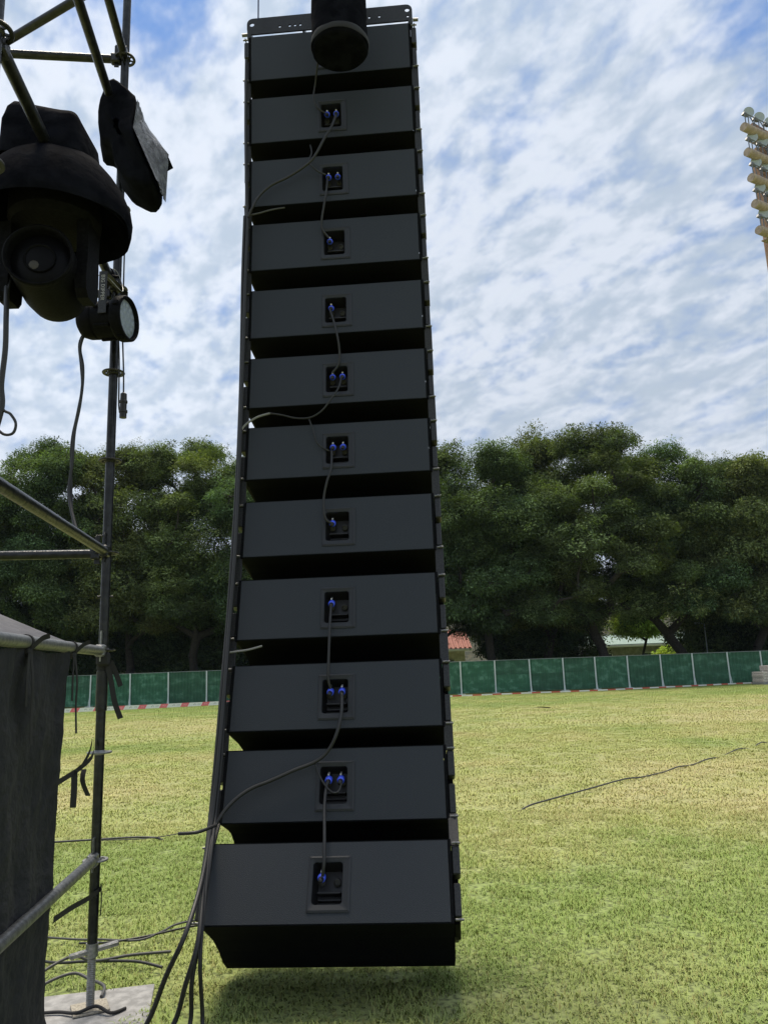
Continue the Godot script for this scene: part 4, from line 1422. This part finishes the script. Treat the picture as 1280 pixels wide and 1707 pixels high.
func _scaffold() -> void:
	var root := thing("scaffold_tower", scaf, "black tube scaffold with ring discs on its upright at the left edge", "scaffold")
	var ends: Array = [[Vector3.ZERO, 0.3, 7.2], [Vector3(0, 0, 1.83), 0.3, 7.2], [Vector3(-1.83, 0, 0), 0.3, 7.2]]
	for e in ends.size():
		var p: Vector3 = ends[e][0]
		var b := MB.new()
		b.tube([p + Vector3(0, 0.27, 0), p + Vector3(0, 1.9, 0), p + Vector3(0, 4.6, 0), p + Vector3(0, 7.2, 0)], 0.0242, 20)
		var st := part(root, "standard", b, M.tube)
		for k in 13:
			b = MB.new()
			_rosette(b, p + Vector3(0, 0.685 + 0.511 * k, 0))
			part(st, "rosette", b, M.galv if k < 2 else M.steelblack)
		b = MB.new()
		b.lathe([Vector2(0.0245, 1.40), Vector2(0.029, 1.402), Vector2(0.029, 1.60), Vector2(0.0245, 1.602)], Transform3D(Basis.IDENTITY, p), 18, false)
		b.tube([p + Vector3(-0.04, 1.985, 0.0), p + Vector3(0.04, 1.985, 0.0)], 0.007, 6)
		part(st, "spigot", b, M.tube)
		b = MB.new()
		b.tube([p + Vector3(0, 0.03, 0), p + Vector3(0, 0.3, 0)], 0.0185, 14)
		for k in 26:
			b.lathe([Vector2(0.0185, 0.04 + k * 0.009), Vector2(0.0205, 0.0425 + k * 0.009), Vector2(0.0185, 0.045 + k * 0.009)], Transform3D(Basis.IDENTITY, p), 12, false)
		b.tube([p + Vector3(0, 0.25, 0), p + Vector3(0, 0.31, 0)], 0.030, 12)
		b.box(Transform3D(Basis(Vector3.UP, 0.45) * Basis(Vector3.BACK, 0.09), p + Vector3(0.01, 0.278, 0)), Vector3(0.23, 0.022, 0.03), 0.005)
		var jk := part(root, "base_jack", b, M.galv)
		b = MB.new()
		b.box(Transform3D(Basis(Vector3.UP, 0.35), p + Vector3(0, 0.025, 0)), Vector3(0.165, 0.010, 0.15), 0.002)
		for sx in [-1.0, 1.0]:
			b.tube([p + Vector3(sx * 0.06, 0.028, 0.04), p + Vector3(sx * 0.06, 0.034, 0.04)], 0.008, 8)
		part(jk, "foot_plate", b, M.footplate)
	# ledgers that run towards the viewer and to the left
	var zl: Array = [[0.695, M.tubegrey], [1.703, M.galv], [2.22, M.tube], [3.735, M.tube], [4.755, M.tube], [5.285, M.tube]]
	for q in zl:
		var b := MB.new()
		b.tube([Vector3(0, q[0], 0.07), Vector3(0, q[0], 1.76)], 0.0242, 18)
		_ledger_head(b, Vector3(0, q[0], 0), Vector3(0, 0, 1))
		_ledger_head(b, Vector3(0, q[0], 1.83), Vector3(0, 0, -1))
		part(root, "ledger", b, q[1])
	for y in [2.215, 3.72, 5.28]:
		var b := MB.new()
		b.tube([Vector3(-0.07, y, 0), Vector3(-1.76, y, 0)], 0.0242, 18)
		_ledger_head(b, Vector3(0, y, 0), Vector3(-1, 0, 0))
		_ledger_head(b, Vector3(-1.83, y, 0), Vector3(1, 0, 0))
		part(root, "ledger", b, M.tube)
	var b := MB.new()
	var inv := scaf.affine_inverse()
	b.tube([inv * Vector3(-2.30, 5.336, -4.037), inv * Vector3(-1.37, 5.336, -3.556)], 0.0242, 16)
	part(root, "brace", b, M.tube)

# ------------------------------------------------------------------ lamps on the scaffold
# a closed outline through the given points, with softened corners, as so many points evenly along it
func _outline(p: Array, count: int) -> Array:
	var soft: Array = []
	for k in p.size():
		var a := Vector3(p[k][0], p[k][1], p[k][2])
		var e: Array = p[(k + 1) % p.size()]
		var d := Vector3(e[0], e[1], e[2])
		soft.append(a.lerp(d, 0.14))
		soft.append(a.lerp(d, 0.86))
	var total := 0.0
	for k in soft.size():
		total += (soft[k] as Vector3).distance_to(soft[(k + 1) % soft.size()])
	var out: Array = []
	var seg := 0
	var run := 0.0
	for k in count:
		var want := total * k / count
		var l: float = (soft[seg] as Vector3).distance_to(soft[(seg + 1) % soft.size()])
		while run + l < want:
			run += l
			seg += 1
			l = (soft[seg % soft.size()] as Vector3).distance_to(soft[(seg + 1) % soft.size()])
		out.append((soft[seg % soft.size()] as Vector3).lerp(soft[(seg + 1) % soft.size()], clampf((want - run) / maxf(l, 1e-5), 0.0, 1.0)))
	return out

func _stage_lights() -> void:
	# moving head under a rain hood
	var c := Vector3(-1.345, 0, -2.95)
	var root := thing("moving_head_light", Transform3D(Basis(Vector3.UP, 0.0), c), "large moving head stage light under a black skirted rain hood", "stage light")
	var b := MB.new()
	var prof: Array = [Vector2(0.305, 3.422), Vector2(0.310, 3.44), Vector2(0.308, 3.475), Vector2(0.297, 3.52), Vector2(0.273, 3.585), Vector2(0.245, 3.638), Vector2(0.208, 3.685), Vector2(0.165, 3.72), Vector2(0.14, 3.73)]
	b.lathe(prof, Transform3D.IDENTITY, 48, true, 0.018, 5)
	part(root, "rain_skirt", b, M.bag)
	b = MB.new()
	b.lathe([Vector2(0.17, 3.70), Vector2(0.20, 3.67), Vector2(0.262, 3.585), Vector2(0.288, 3.52), Vector2(0.299, 3.46), Vector2(0.301, 3.424)], Transform3D.IDENTITY, 36)
	part(root, "skirt_lining", b, M.bag)
	# hood over base and clamp, a softened block with rounded corners
	b = MB.new()
	var rows: Array = []
	for q in [[3.69, 0.188, 0.17], [3.74, 0.182, 0.165], [3.83, 0.172, 0.16], [3.89, 0.162, 0.15], [3.922, 0.146, 0.135], [3.94, 0.10, 0.10], [3.945, 0.0, 0.0]]:
		var r: Array = []
		for k in 41:
			var a := TAU * k / 40
			var cx := signf(cos(a)) * pow(absf(cos(a)), 0.45)
			var cz := signf(sin(a)) * pow(absf(sin(a)), 0.45)
			var wob := 1.0 + 0.02 * sin(a * 5.0 + q[0] * 30.0)
			r.append(Vector3(cx * q[1] * wob - 0.03, q[0] - 0.035 * cx * (1.0 if q[0] > 3.8 else 0.0) + 0.008 * sin(a * 3.0), cz * q[2] * wob))
		rows.append(r)
	b.sheet(rows, 0.003)
	part(root, "hood", b, M.bag)
	b = MB.new()
	b.lathe([Vector2(0.0, 3.42), Vector2(0.17, 3.42), Vector2(0.185, 3.45), Vector2(0.185, 3.60), Vector2(0.0, 3.61)], Transform3D.IDENTITY, 32, false)
	part(root, "base", b, M.black)
	for s in [-1.0, 1.0]:
		b = MB.new()
		b.prism(PackedVector2Array([Vector2(-0.035, 3.09), Vector2(0.04, 3.09), Vector2(0.062, 3.12), Vector2(0.066, 3.20), Vector2(0.058, 3.30), Vector2(0.064, 3.43), Vector2(-0.07, 3.43), Vector2(-0.058, 3.30), Vector2(-0.068, 3.18), Vector2(-0.062, 3.12)]), -0.024, 0.024, Transform3D(Basis(Vector3.UP, PI / 2), Vector3(s * 0.160 - 0.016, 0, 0)))
		part(root, "yoke_arm", b, M.black)
	var hd := axes(Vector3(0.16, 0.03, 1.0), Vector3(-0.015, 3.212, 0.0), Vector3.UP)
	b = MB.new()
	b.lathe([Vector2(0.0, -0.21), Vector2(0.09, -0.205), Vector2(0.122, -0.17), Vector2(0.134, -0.09), Vector2(0.134, 0.0), Vector2(0.133, 0.08), Vector2(0.131, 0.135), Vector2(0.133, 0.14), Vector2(0.135, 0.165), Vector2(0.125, 0.17), Vector2(0.118, 0.15), Vector2(0.117, 0.11)], hd, 40)
	var head := part(root, "head", b, M.black)
	b = MB.new()
	b.lathe([Vector2(0.118, 0.115), Vector2(0.09, 0.128), Vector2(0.05, 0.136), Vector2(0.0, 0.138)], hd, 32)
	part(head, "lens", b, M.darkglass)
	# round glass inside the barrel, with its dim yellowish front optic low in the opening
	b = MB.new()
	b.lathe([Vector2(0.060, 0.132), Vector2(0.064, 0.14), Vector2(0.058, 0.143), Vector2(0.054, 0.136)], hd, 28)
	part(head, "retainer_ring", b, M.black)
	b = MB.new()
	b.lathe([Vector2(0.022, 0.138), Vector2(0.012, 0.141), Vector2(0.0, 0.142)], hd.translated_local(Vector3(0.01, 0, 0.0)), 10)
	part(head, "inner_glass", b, M.amber).position = Vector3(-0.01, -0.028, 0.0)
	b = MB.new()
	b.tube([Vector3(-0.06, 3.9, 0.0), Vector3(-0.06, 3.62, 0.0)], 0.02, 8)
	part(root, "clamp", b, M.steelblack)

	# lamp in a bag on the higher ledger
	root = thing("bagged_stage_light", Transform3D.IDENTITY, "stage light wrapped in a black nylon rain bag high on the scaffold pole", "stage light")
	var f: Array = [[-1.465, 4.845, -3.74], [-1.415, 4.86, -3.74], [-1.30, 4.735, -3.72], [-1.285, 4.665, -3.70], [-1.277, 4.425, -3.62], [-1.158, 4.135, -3.66], [-1.185, 4.132, -3.68], [-1.33, 4.20, -3.70], [-1.395, 4.31, -3.72], [-1.425, 4.46, -3.74], [-1.495, 4.485, -3.76], [-1.515, 4.70, -3.76]]
	var rear: Array = [[-1.57, 4.90, -4.02], [-1.50, 4.92, -4.02], [-1.365, 4.79, -4.0], [-1.33, 4.715, -3.97], [-1.172, 4.478, -3.92], [-1.168, 4.14, -3.87], [-1.23, 4.13, -3.95], [-1.37, 4.22, -4.0], [-1.44, 4.33, -4.0], [-1.47, 4.48, -4.02], [-1.57, 4.51, -4.03], [-1.60, 4.73, -4.03]]
	b = MB.new()
	var wn := FastNoiseLite.new()
	wn.seed = 12
	wn.frequency = 5.0
	var front := _outline(f, 48)
	var back := _outline(rear, 48)
	var mid := Vector3(-1.385, 4.52, -3.70)
	var mid2 := Vector3(-1.41, 4.54, -4.02)
	var shell: Array = []
	for q in [[mid, front, 0.0], [mid, front, 0.35], [mid, front, 0.7], [mid, front, 0.93], [front, back, 0.06], [front, back, 0.3], [front, back, 0.6], [front, back, 0.94], [back, mid2, 0.1], [back, mid2, 0.6], [back, mid2, 1.0]]:
		var r: Array = []
		for k in 49:
			var a: Vector3 = q[0] if q[0] is Vector3 else q[0][k % 48]
			var d: Vector3 = q[1] if q[1] is Vector3 else q[1][k % 48]
			var p := a.lerp(d, q[2])
			var w := 0.010 * (1.0 if q[2] > 0.0 else 0.3)
			r.append(p + Vector3(wn.get_noise_3dv(p * 2.0), wn.get_noise_3dv(p * 2.0 + Vector3(9, 0, 0)), 1.4 * wn.get_noise_3dv(p * 2.5 + Vector3(0, 7, 0))) * w)
		shell.append(r)
	b.sheet(shell, 0.003)
	part(root, "bag", b, M.bag)
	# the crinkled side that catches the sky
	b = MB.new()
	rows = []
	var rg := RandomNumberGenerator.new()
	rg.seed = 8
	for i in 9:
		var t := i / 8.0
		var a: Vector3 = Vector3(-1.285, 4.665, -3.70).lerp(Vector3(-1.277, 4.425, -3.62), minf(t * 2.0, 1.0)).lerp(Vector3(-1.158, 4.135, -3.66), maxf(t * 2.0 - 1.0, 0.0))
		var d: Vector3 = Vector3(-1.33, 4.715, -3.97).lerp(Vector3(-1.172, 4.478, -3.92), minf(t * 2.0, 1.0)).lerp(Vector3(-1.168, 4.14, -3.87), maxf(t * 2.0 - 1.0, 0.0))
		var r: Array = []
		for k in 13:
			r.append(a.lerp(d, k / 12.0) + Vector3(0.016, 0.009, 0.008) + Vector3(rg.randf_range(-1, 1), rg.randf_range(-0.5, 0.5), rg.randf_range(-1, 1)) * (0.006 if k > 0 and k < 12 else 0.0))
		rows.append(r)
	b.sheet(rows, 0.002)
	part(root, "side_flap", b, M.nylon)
	b = MB.new()
	b.prism(PackedVector2Array([Vector2(-1.26, 4.60), Vector2(-1.15, 4.455), Vector2(-1.21, 4.42)]), -3.99, -3.90)
	part(root, "corner_flap", b, M.bag)

	# small round lamp
	var pc := Vector3(-1.465, 3.462, -3.88)
	root = thing("round_stage_light", Transform3D(Basis.IDENTITY, pc), "short round stage light with a bright lens and yoke on the scaffold pole", "stage light")
	var pa := axes(Vector3(0.985, -0.03, 0.13), Vector3.ZERO, Vector3.UP)
	b = MB.new()
	b.lathe([Vector2(0.0, -0.145), Vector2(0.06, -0.143), Vector2(0.088, -0.125), Vector2(0.100, -0.09), Vector2(0.101, -0.05), Vector2(0.096, -0.048), Vector2(0.096, -0.036), Vector2(0.102, -0.034), Vector2(0.103, 0.06), Vector2(0.106, 0.07), Vector2(0.118, 0.075), Vector2(0.123, 0.085), Vector2(0.123, 0.128), Vector2(0.118, 0.134), Vector2(0.106, 0.134), Vector2(0.104, 0.112)], pa, 40)
	part(root, "body", b, M.black)
	b = MB.new()
	b.lathe([Vector2(0.105, 0.112), Vector2(0.07, 0.118), Vector2(0.0, 0.12)], pa, 32)
	for k in 19:
		var rr: float = 0.0 if k == 0 else (0.04 if k < 7 else 0.074)
		var an: float = TAU * (k - 1) / 6.0 if k < 7 else TAU * (k - 7) / 12.0
		b.lathe([Vector2(0.016, 0.1185), Vector2(0.012, 0.1205), Vector2(0.0, 0.1215)], pa.translated_local(Vector3(cos(an) * rr, 0, sin(an) * rr)), 10)
	part(root, "lens", b, M.lens)
	for k in 6:
		b = MB.new()
		var an := TAU * (k + 0.35) / 6
		b.box(pa.translated_local(Vector3(cos(an) * 0.106, 0.02, sin(an) * 0.106)).rotated_local(Vector3.UP, -an), Vector3(0.014, 0.09, 0.02), 0.004)
		part(root, "fin", b, M.black)
	for k in 4:
		b = MB.new()
		var an := TAU * (k + 0.2) / 4
		b.box(pa.translated_local(Vector3(cos(an) * 0.125, 0.11, sin(an) * 0.125)).rotated_local(Vector3.UP, -an), Vector3(0.016, 0.03, 0.028), 0.003)
		part(root, "clip", b, M.black)
	var across := pa.basis.y.cross(Vector3.UP).normalized()
	if across.z < 0.0:
		across = -across
	b = MB.new()
	for s in [-1.0, 1.0]:
		b.box(Transform3D(Basis(pa.basis.y, Vector3.UP, pa.basis.y.cross(Vector3.UP)), across * s * 0.118 + Vector3(0.036, 0.105, 0)), Vector3(0.045, 0.24, 0.006), 0.001)
	b.box(Transform3D(Basis(pa.basis.y, Vector3.UP, pa.basis.y.cross(Vector3.UP)), Vector3(0.036, 0.222, 0)), Vector3(0.045, 0.006, 0.24), 0.001)
	var yk := part(root, "yoke", b, M.steelblack)
	var tm := TextMesh.new()
	tm.text = "BIG DIPPER"
	var fnt := SystemFont.new()
	fnt.font_names = PackedStringArray(["Droid Sans"])
	tm.font = fnt
	tm.font_size = 24
	tm.pixel_size = 0.00118
	tm.depth = 0.001
	var lt := part_mesh(yk, "lettering", tm, M.print, Transform3D(Basis(Vector3.DOWN, pa.basis.y, Vector3.DOWN.cross(pa.basis.y)), across * 0.1225 + Vector3(0.038, 0.13, 0)))
	if lt.basis.z.dot(across) < 0.0:
		lt.basis = Basis(Vector3.DOWN, -pa.basis.y, -Vector3.DOWN.cross(pa.basis.y))
	b = MB.new()
	b.bx(Vector3(0.0, 0.255, -0.01), Vector3(0.05, 0.07, 0.06), 0.01)
	b.lathe([Vector2(0.026, -0.025), Vector2(0.034, -0.025), Vector2(0.034, 0.025), Vector2(0.026, 0.025)], axes(Vector3(0.115, 0, 0.993), Vector3(0.0, 0.273, -0.01), Vector3.UP), 16, false)
	b.tube([Vector3(0.03, 0.25, 0.02), Vector3(0.07, 0.235, 0.03)], 0.008, 6)
	part(root, "clamp", b, M.black)
	b = MB.new()
	b.tube(smooth_line([Vector3(-0.03, 0.235, 0.06), Vector3(0.03, 0.21, 0.08), Vector3(0.09, 0.15, 0.03), Vector3(0.06, 0.24, -0.05), Vector3(0.03, 0.31, -0.02), Vector3(-0.02, 0.26, 0.05)]), 0.0028, 6)
	part(root, "safety_wire", b, M.galv)

	# cables that hang from the lamps
	single("lamp_cable", cable_mesh([Vector3(-1.52, 3.45, -3.02), Vector3(-1.525, 3.25, -2.94), Vector3(-1.476, 3.006, -2.85), Vector3(-1.470, 2.853, -2.85), Vector3(-1.476, 2.702, -2.85), Vector3(-1.47, 2.59, -2.85), Vector3(-1.52, 2.36, -2.84)], 0.011), M.cable, "thick black cable hanging from the moving head light at the left edge", "cable")
	single("lamp_cable", cable_mesh([Vector3(-1.51, 3.40, -3.0), Vector3(-1.492, 3.1, -2.88), Vector3(-1.472, 2.75, -2.85), Vector3(-1.468, 2.61, -2.85), Vector3(-1.433, 2.577, -2.85), Vector3(-1.410, 2.538, -2.85), Vector3(-1.419, 2.499, -2.85), Vector3(-1.456, 2.497, -2.85), Vector3(-1.50, 2.54, -2.85)], 0.0055), M.cable, "thin cable ending in a small loop at the left edge", "cable")
	single("lamp_cable", cable_mesh([Vector3(-1.575, 3.425, -3.90), Vector3(-1.600, 3.36, -3.90), Vector3(-1.606, 3.30, -3.90), Vector3(-1.588, 3.213, -3.90), Vector3(-1.585, 3.110, -3.90), Vector3(-1.596, 2.976, -3.90), Vector3(-1.616, 2.843, -3.90), Vector3(-1.620, 2.679, -3.90), Vector3(-1.620, 2.486, -3.88), Vector3(-1.52, 2.25, -3.78)], 0.0085), M.cable, "black cable hanging from the round stage light to the slanting rail", "cable")
	single("lamp_cable", cable_mesh([Vector3(-1.585, 3.42, -3.91), Vector3(-1.616, 3.345, -3.91), Vector3(-1.602, 3.220, -3.91), Vector3(-1.591, 3.093, -3.91), Vector3(-1.610, 2.943, -3.91), Vector3(-1.632, 2.794, -3.91), Vector3(-1.627, 2.615, -3.91), Vector3(-1.60, 2.4, -3.88), Vector3(-1.53, 2.25, -3.79)], 0.007), M.cable, "thinner twin of the cable hanging from the round stage light", "cable")
	var w := thing("pole_wire", Transform3D.IDENTITY, "thin wire with a cable plug hanging along the scaffold pole", "cable")
	part(w, "wire", cable_mesh([Vector3(-1.445, 4.24, -4.03), Vector3(-1.433, 4.012, -4.03), Vector3(-1.431, 3.842, -4.03), Vector3(-1.429, 3.657, -4.03), Vector3(-1.425, 3.438, -4.03), Vector3(-1.413, 3.224, -4.03), Vector3(-1.409, 3.09, -4.03)], 0.0045), M.cable)
	part(w, "wire", cable_mesh([Vector3(-1.45, 3.45, -4.03), Vector3(-1.440, 3.3, -4.03), Vector3(-1.436, 3.15, -4.03), Vector3(-1.432, 3.02, -4.03), Vector3(-1.42, 2.98, -4.03)], 0.0045), M.cable)
	b = MB.new()
	b.lathe([Vector2(0.0, 2.955), Vector2(0.019, 2.957), Vector2(0.019, 2.985), Vector2(0.023, 2.987), Vector2(0.023, 3.0), Vector2(0.018, 3.003), Vector2(0.018, 3.04), Vector2(0.022, 3.043), Vector2(0.022, 3.055), Vector2(0.018, 3.058), Vector2(0.017, 3.095), Vector2(0.008, 3.102)], Transform3D(Basis.IDENTITY, Vector3(-1.408, 0, -4.03)), 16, false)
	part(w, "plug", b, M.plug)

# ------------------------------------------------------------------ black cloth on the scaffold
func _ribbon(b: MB, pts: Array, w: Vector3, thick := 0.0016) -> void:
	var sm := smooth_line(pts, 4)
	var g: Array = []
	for i in sm.size():
		g.append([sm[i] - w * 0.5, sm[i] + w * 0.5])
	b.sheet(g, thick)

func _cloth() -> void:
	var root := thing("black_tarp", scaf, "black cloth tarp tied below the grey scaffold rail at the left edge", "tarp")
	var b := MB.new()
	var fn := FastNoiseLite.new()
	fn.seed = 31
	fn.frequency = 1.0
	var g: Array = []
	for i in 45:
		var t := i / 44.0
		var y := 1.69 - t * 1.68
		var r: Array = []
		for j in 49:
			var s := j / 48.0
			var z := 0.655 + s * 1.16
			var fold := 0.007 * sin(z * 21.0 + t * 2.0) * (0.3 + t) + 0.03 * fn.get_noise_2d(z * 3.0, y * 1.3) + 0.008 * fn.get_noise_2d(z * 11.0, y * 6.0)
			# scallops between the ties
			var sag := 0.02 * absf(sin((z - 0.58) / 0.59 * PI)) * (1.0 - t)
			var flare := 0.22 * pow(maxf(t - 0.82, 0.0) / 0.18, 2.0)
			r.append(Vector3(-0.022 * minf(t * 3.0, 1.0) + fold + flare * 0.5, y - sag, z + 0.018 * fn.get_noise_2d(y * 2.5, 7.0) * (1.0 - s) - flare * 0.12 * (1.0 - s)))
		g.append(r)
	b.sheet(g, 0.0025)
	part(root, "cloth", b, M.cloth)
	for z in [0.585, 1.17]:
		b = MB.new()
		b.lathe([Vector2(0.0255, -0.009), Vector2(0.0285, -0.009), Vector2(0.0285, 0.009), Vector2(0.0255, 0.009)], axes(Vector3(0, 0.0, 1.0), Vector3(0, 1.703, z), Vector3.UP), 16, false)
		b.bx(Vector3(0.008, 1.668, z), Vector3(0.03, 0.03, 0.035), 0.01)
		_ribbon(b, [Vector3(0.02, 1.66, z), Vector3(0.035, 1.55, z + 0.01), Vector3(0.03, 1.45, z - 0.005), Vector3(0.04, 1.33, z + 0.008)], Vector3(0, 0, 0.026))
		_ribbon(b, [Vector3(0.02, 1.66, z + 0.02), Vector3(0.03, 1.56, z + 0.06), Vector3(0.028, 1.47, z + 0.05)], Vector3(0.0, 0, 0.024))
		_ribbon(b, [Vector3(0.02, 1.68, z), Vector3(0.05, 1.715, z - 0.02), Vector3(0.075, 1.725, z - 0.03)], Vector3(0, 0.018, 0.01))
		part(root, "tie", b, M.webbing)
	# edge tie to the upright
	b = MB.new()
	_ribbon(b, [Vector3(0.0, 1.13, 0.66), Vector3(0.0, 1.14, 0.45), Vector3(0.0, 1.15, 0.30), Vector3(0.02, 1.19, 0.14), Vector3(0.0, 1.25, 0.04)], Vector3(0, 0.024, 0))
	_ribbon(b, [Vector3(0.004, 1.15, 0.28), Vector3(0.01, 1.21, 0.16), Vector3(-0.01, 1.255, 0.03)], Vector3(0, 0.024, 0))
	_ribbon(b, [Vector3(0.0, 1.15, 0.37), Vector3(0.002, 1.07, 0.37), Vector3(0.0, 0.99, 0.37)], Vector3(0.028, 0, 0.0))
	_ribbon(b, [Vector3(0.03, 1.15, 0.32), Vector3(0.03, 1.10, 0.34), Vector3(0.05, 1.03, 0.31)], Vector3(0.024, 0, 0.01))
	part(root, "tie", b, M.webbing, Transform3D(Basis.IDENTITY, Vector3(-0.02, 0.0, 0)))
	b = MB.new()
	_ribbon(b, [Vector3(0, 0.60, 0.66), Vector3(0.0, 0.575, 0.4), Vector3(0.01, 0.545, 0.12), Vector3(0.03, 0.55, -0.02)], Vector3(0, 0.024, 0))
	_ribbon(b, [Vector3(0.03, 0.575, 0.0), Vector3(0.035, 0.50, 0.0), Vector3(0.033, 0.43, 0.0)], Vector3(0.0, 0.0, 0.02))
	part(root, "tie", b, M.webbing)
	# knot of straps at the rail end
	b = MB.new()
	for k in 3:
		b.lathe([Vector2(0.0255, -0.012), Vector2(0.030, -0.010), Vector2(0.030, 0.010), Vector2(0.0255, 0.012)], axes(Vector3(0.1 * k - 0.1, 1, 0.1), Vector3(0, 1.62 + 0.03 * k, 0), Vector3.RIGHT), 16, false)
	b.bx(Vector3(0.01, 1.66, 0.035), Vector3(0.07, 0.07, 0.04), 0.015)
	_ribbon(b, [Vector3(0.03, 1.65, 0.03), Vector3(0.055, 1.53, 0.03), Vector3(0.075, 1.44, 0.035), Vector3(0.105, 1.36, 0.03)], Vector3(0.026, 0.008, 0.0))
	_ribbon(b, [Vector3(0.045, 1.65, 0.03), Vector3(0.075, 1.58, 0.02), Vector3(0.098, 1.52, 0.02)], Vector3(0.024, 0.01, 0.0))
	part(root, "strap_knot", b, M.webbing)

	b = MB.new()
	g = []
	for i in 17:
		var t := i / 16.0
		var r: Array = []
		for j in 25:
			var s := j / 24.0
			r.append(Vector3(0.0 - t * 1.2, 1.722 + t * 0.50 + 0.012 * sin(s * 9.0 + t * 4.0) * t * (1.0 - t) * 4.0 - 0.03 * sin(t * PI) * s, 0.62 + s * 1.2 - 0.04 * t))
		g.append(r)
	b.sheet(g, 0.0025)
	var cn := part(self, "sloping_tarp", b, M.canopy, scaf)
	tag(cn, "grey sloping tarp roof above the scaffold rail at the left edge", "tarp")

# ------------------------------------------------------------------ things lying on the ground
var board := Transform3D(Basis(Vector3(0.976, 0, -0.219), Vector3.UP, Vector3(0.219, 0, 0.976)), Vector3(-1.60, 0, -3.72))

func _ground_bits() -> void:
	var b := MB.new()
	b.bx(Vector3(0, 0.009, 0), Vector3(0.94, 0.018, 1.12), 0.002)
	var bo := part(self, "plywood_board", b, M.ply, board)
	tag(bo, "weathered grey plywood board under the foot of the scaffold pole", "board")
	var g := "grey cables lying on the grass behind the scaffold"
	single("ground_cable", cable_mesh([Vector3(-2.6, 0.02, -5.3), Vector3(-1.978, 0.035, -5.064), Vector3(-1.793, 0.04, -5.024), Vector3(-1.542, 0.045, -4.967), Vector3(-1.436, 0.05, -5.092), Vector3(-1.367, 0.05, -5.24), Vector3(-1.1, 0.03, -5.5), Vector3(-0.6, 0.01, -6.2)], 0.0065), M.cablegrey, "grey cable curving through the grass behind the scaffold foot", "cable", g)
	single("ground_cable", cable_mesh([Vector3(-1.9, 0.03, -5.0), Vector3(-1.70, 0.045, -4.95), Vector3(-1.5, 0.05, -5.02), Vector3(-1.30, 0.05, -5.16), Vector3(-1.05, 0.04, -5.32), Vector3(-0.7, 0.02, -5.9)], 0.0065), M.cable, "black cable beside the grey one in the grass behind the scaffold foot", "cable", g)
	single("ground_cable", cable_mesh([Vector3(-2.3, 0.02, -4.95), Vector3(-1.95, 0.03, -4.70), Vector3(-1.72, 0.04, -4.66), Vector3(-1.45, 0.045, -4.62), Vector3(-1.28, 0.03, -4.56)], 0.008), M.cable, "short black cable close behind the plywood board", "cable", g)
	single("ground_cable", cable_mesh([Vector3(-1.86, 0.03, -4.15), Vector3(-1.80, 0.06, -4.30), Vector3(-1.70, 0.07, -4.40), Vector3(-1.61, 0.05, -4.38), Vector3(-1.50, 0.04, -4.30), Vector3(-1.47, 0.035, -4.18)], 0.008), M.cablegrey, "thick grey cable loop on the plywood board left of the scaffold foot", "cable", g)
	single("ground_cable", cable_mesh([Vector3(-1.95, 0.03, -4.25), Vector3(-1.84, 0.09, -4.42), Vector3(-1.76, 0.10, -4.56), Vector3(-1.66, 0.06, -4.60), Vector3(-1.50, 0.045, -4.72), Vector3(-1.3, 0.03, -4.8)], 0.008), M.cablegrey, "grey cable arching off the ground behind the black tarp", "cable", g)
	single("ground_strap", cable_mesh([Vector3(-1.75, 0.03, -4.02), Vector3(-1.62, 0.03, -4.03), Vector3(-1.52, 0.035, -4.00), Vector3(-1.44, 0.05, -4.03), Vector3(-1.36, 0.03, -4.0), Vector3(-1.31, 0.025, -4.06)], 0.008), M.webbing, "black strap lying across the scaffold foot plate", "strap")
	single("field_cable", cable_mesh([Vector3(-9.0, 0.02, -7.4), Vector3(-5.2, 0.04, -7.7), Vector3(-3.24, 0.045, -7.93), Vector3(-2.42, 0.045, -8.0), Vector3(-2.2, -0.02, -8.05), Vector3(-1.85, -0.03, -8.2), Vector3(-0.5, -0.03, -8.4), Vector3(0.9, -0.03, -8.65), Vector3(1.27, -0.01, -8.83), Vector3(1.5, 0.03, -9.08), Vector3(1.76, 0.045, -9.31), Vector3(2.4, 0.05, -9.98), Vector3(3.03, 0.045, -10.69), Vector3(3.35, 0.018, -11.0), Vector3(3.8, 0.012, -11.45), Vector3(4.13, 0.035, -11.77), Vector3(4.45, 0.012, -12.1), Vector3(4.9, 0.03, -12.6), Vector3(5.3, -0.005, -13.1), Vector3(5.9, 0.03, -13.8), Vector3(6.3, -0.01, -14.2), Vector3(6.7, 0.035, -14.66), Vector3(7.2, -0.02, -15.2), Vector3(9.0, -0.02, -17.2)], 0.0095), M.duct, "dark cable half sunk in the grass, running across the field", "cable")
	b = MB.new()
	_ribbon(b, [Vector3(5.05, 0.05, -28.6), Vector3(5.3, 0.09, -28.5), Vector3(5.65, 0.05, -28.4)], Vector3(0.05, 0.03, 0.18))
	single("dry_leaf", b, M.bark, "dry brown palm leaf lying in the middle of the field", "leaf")
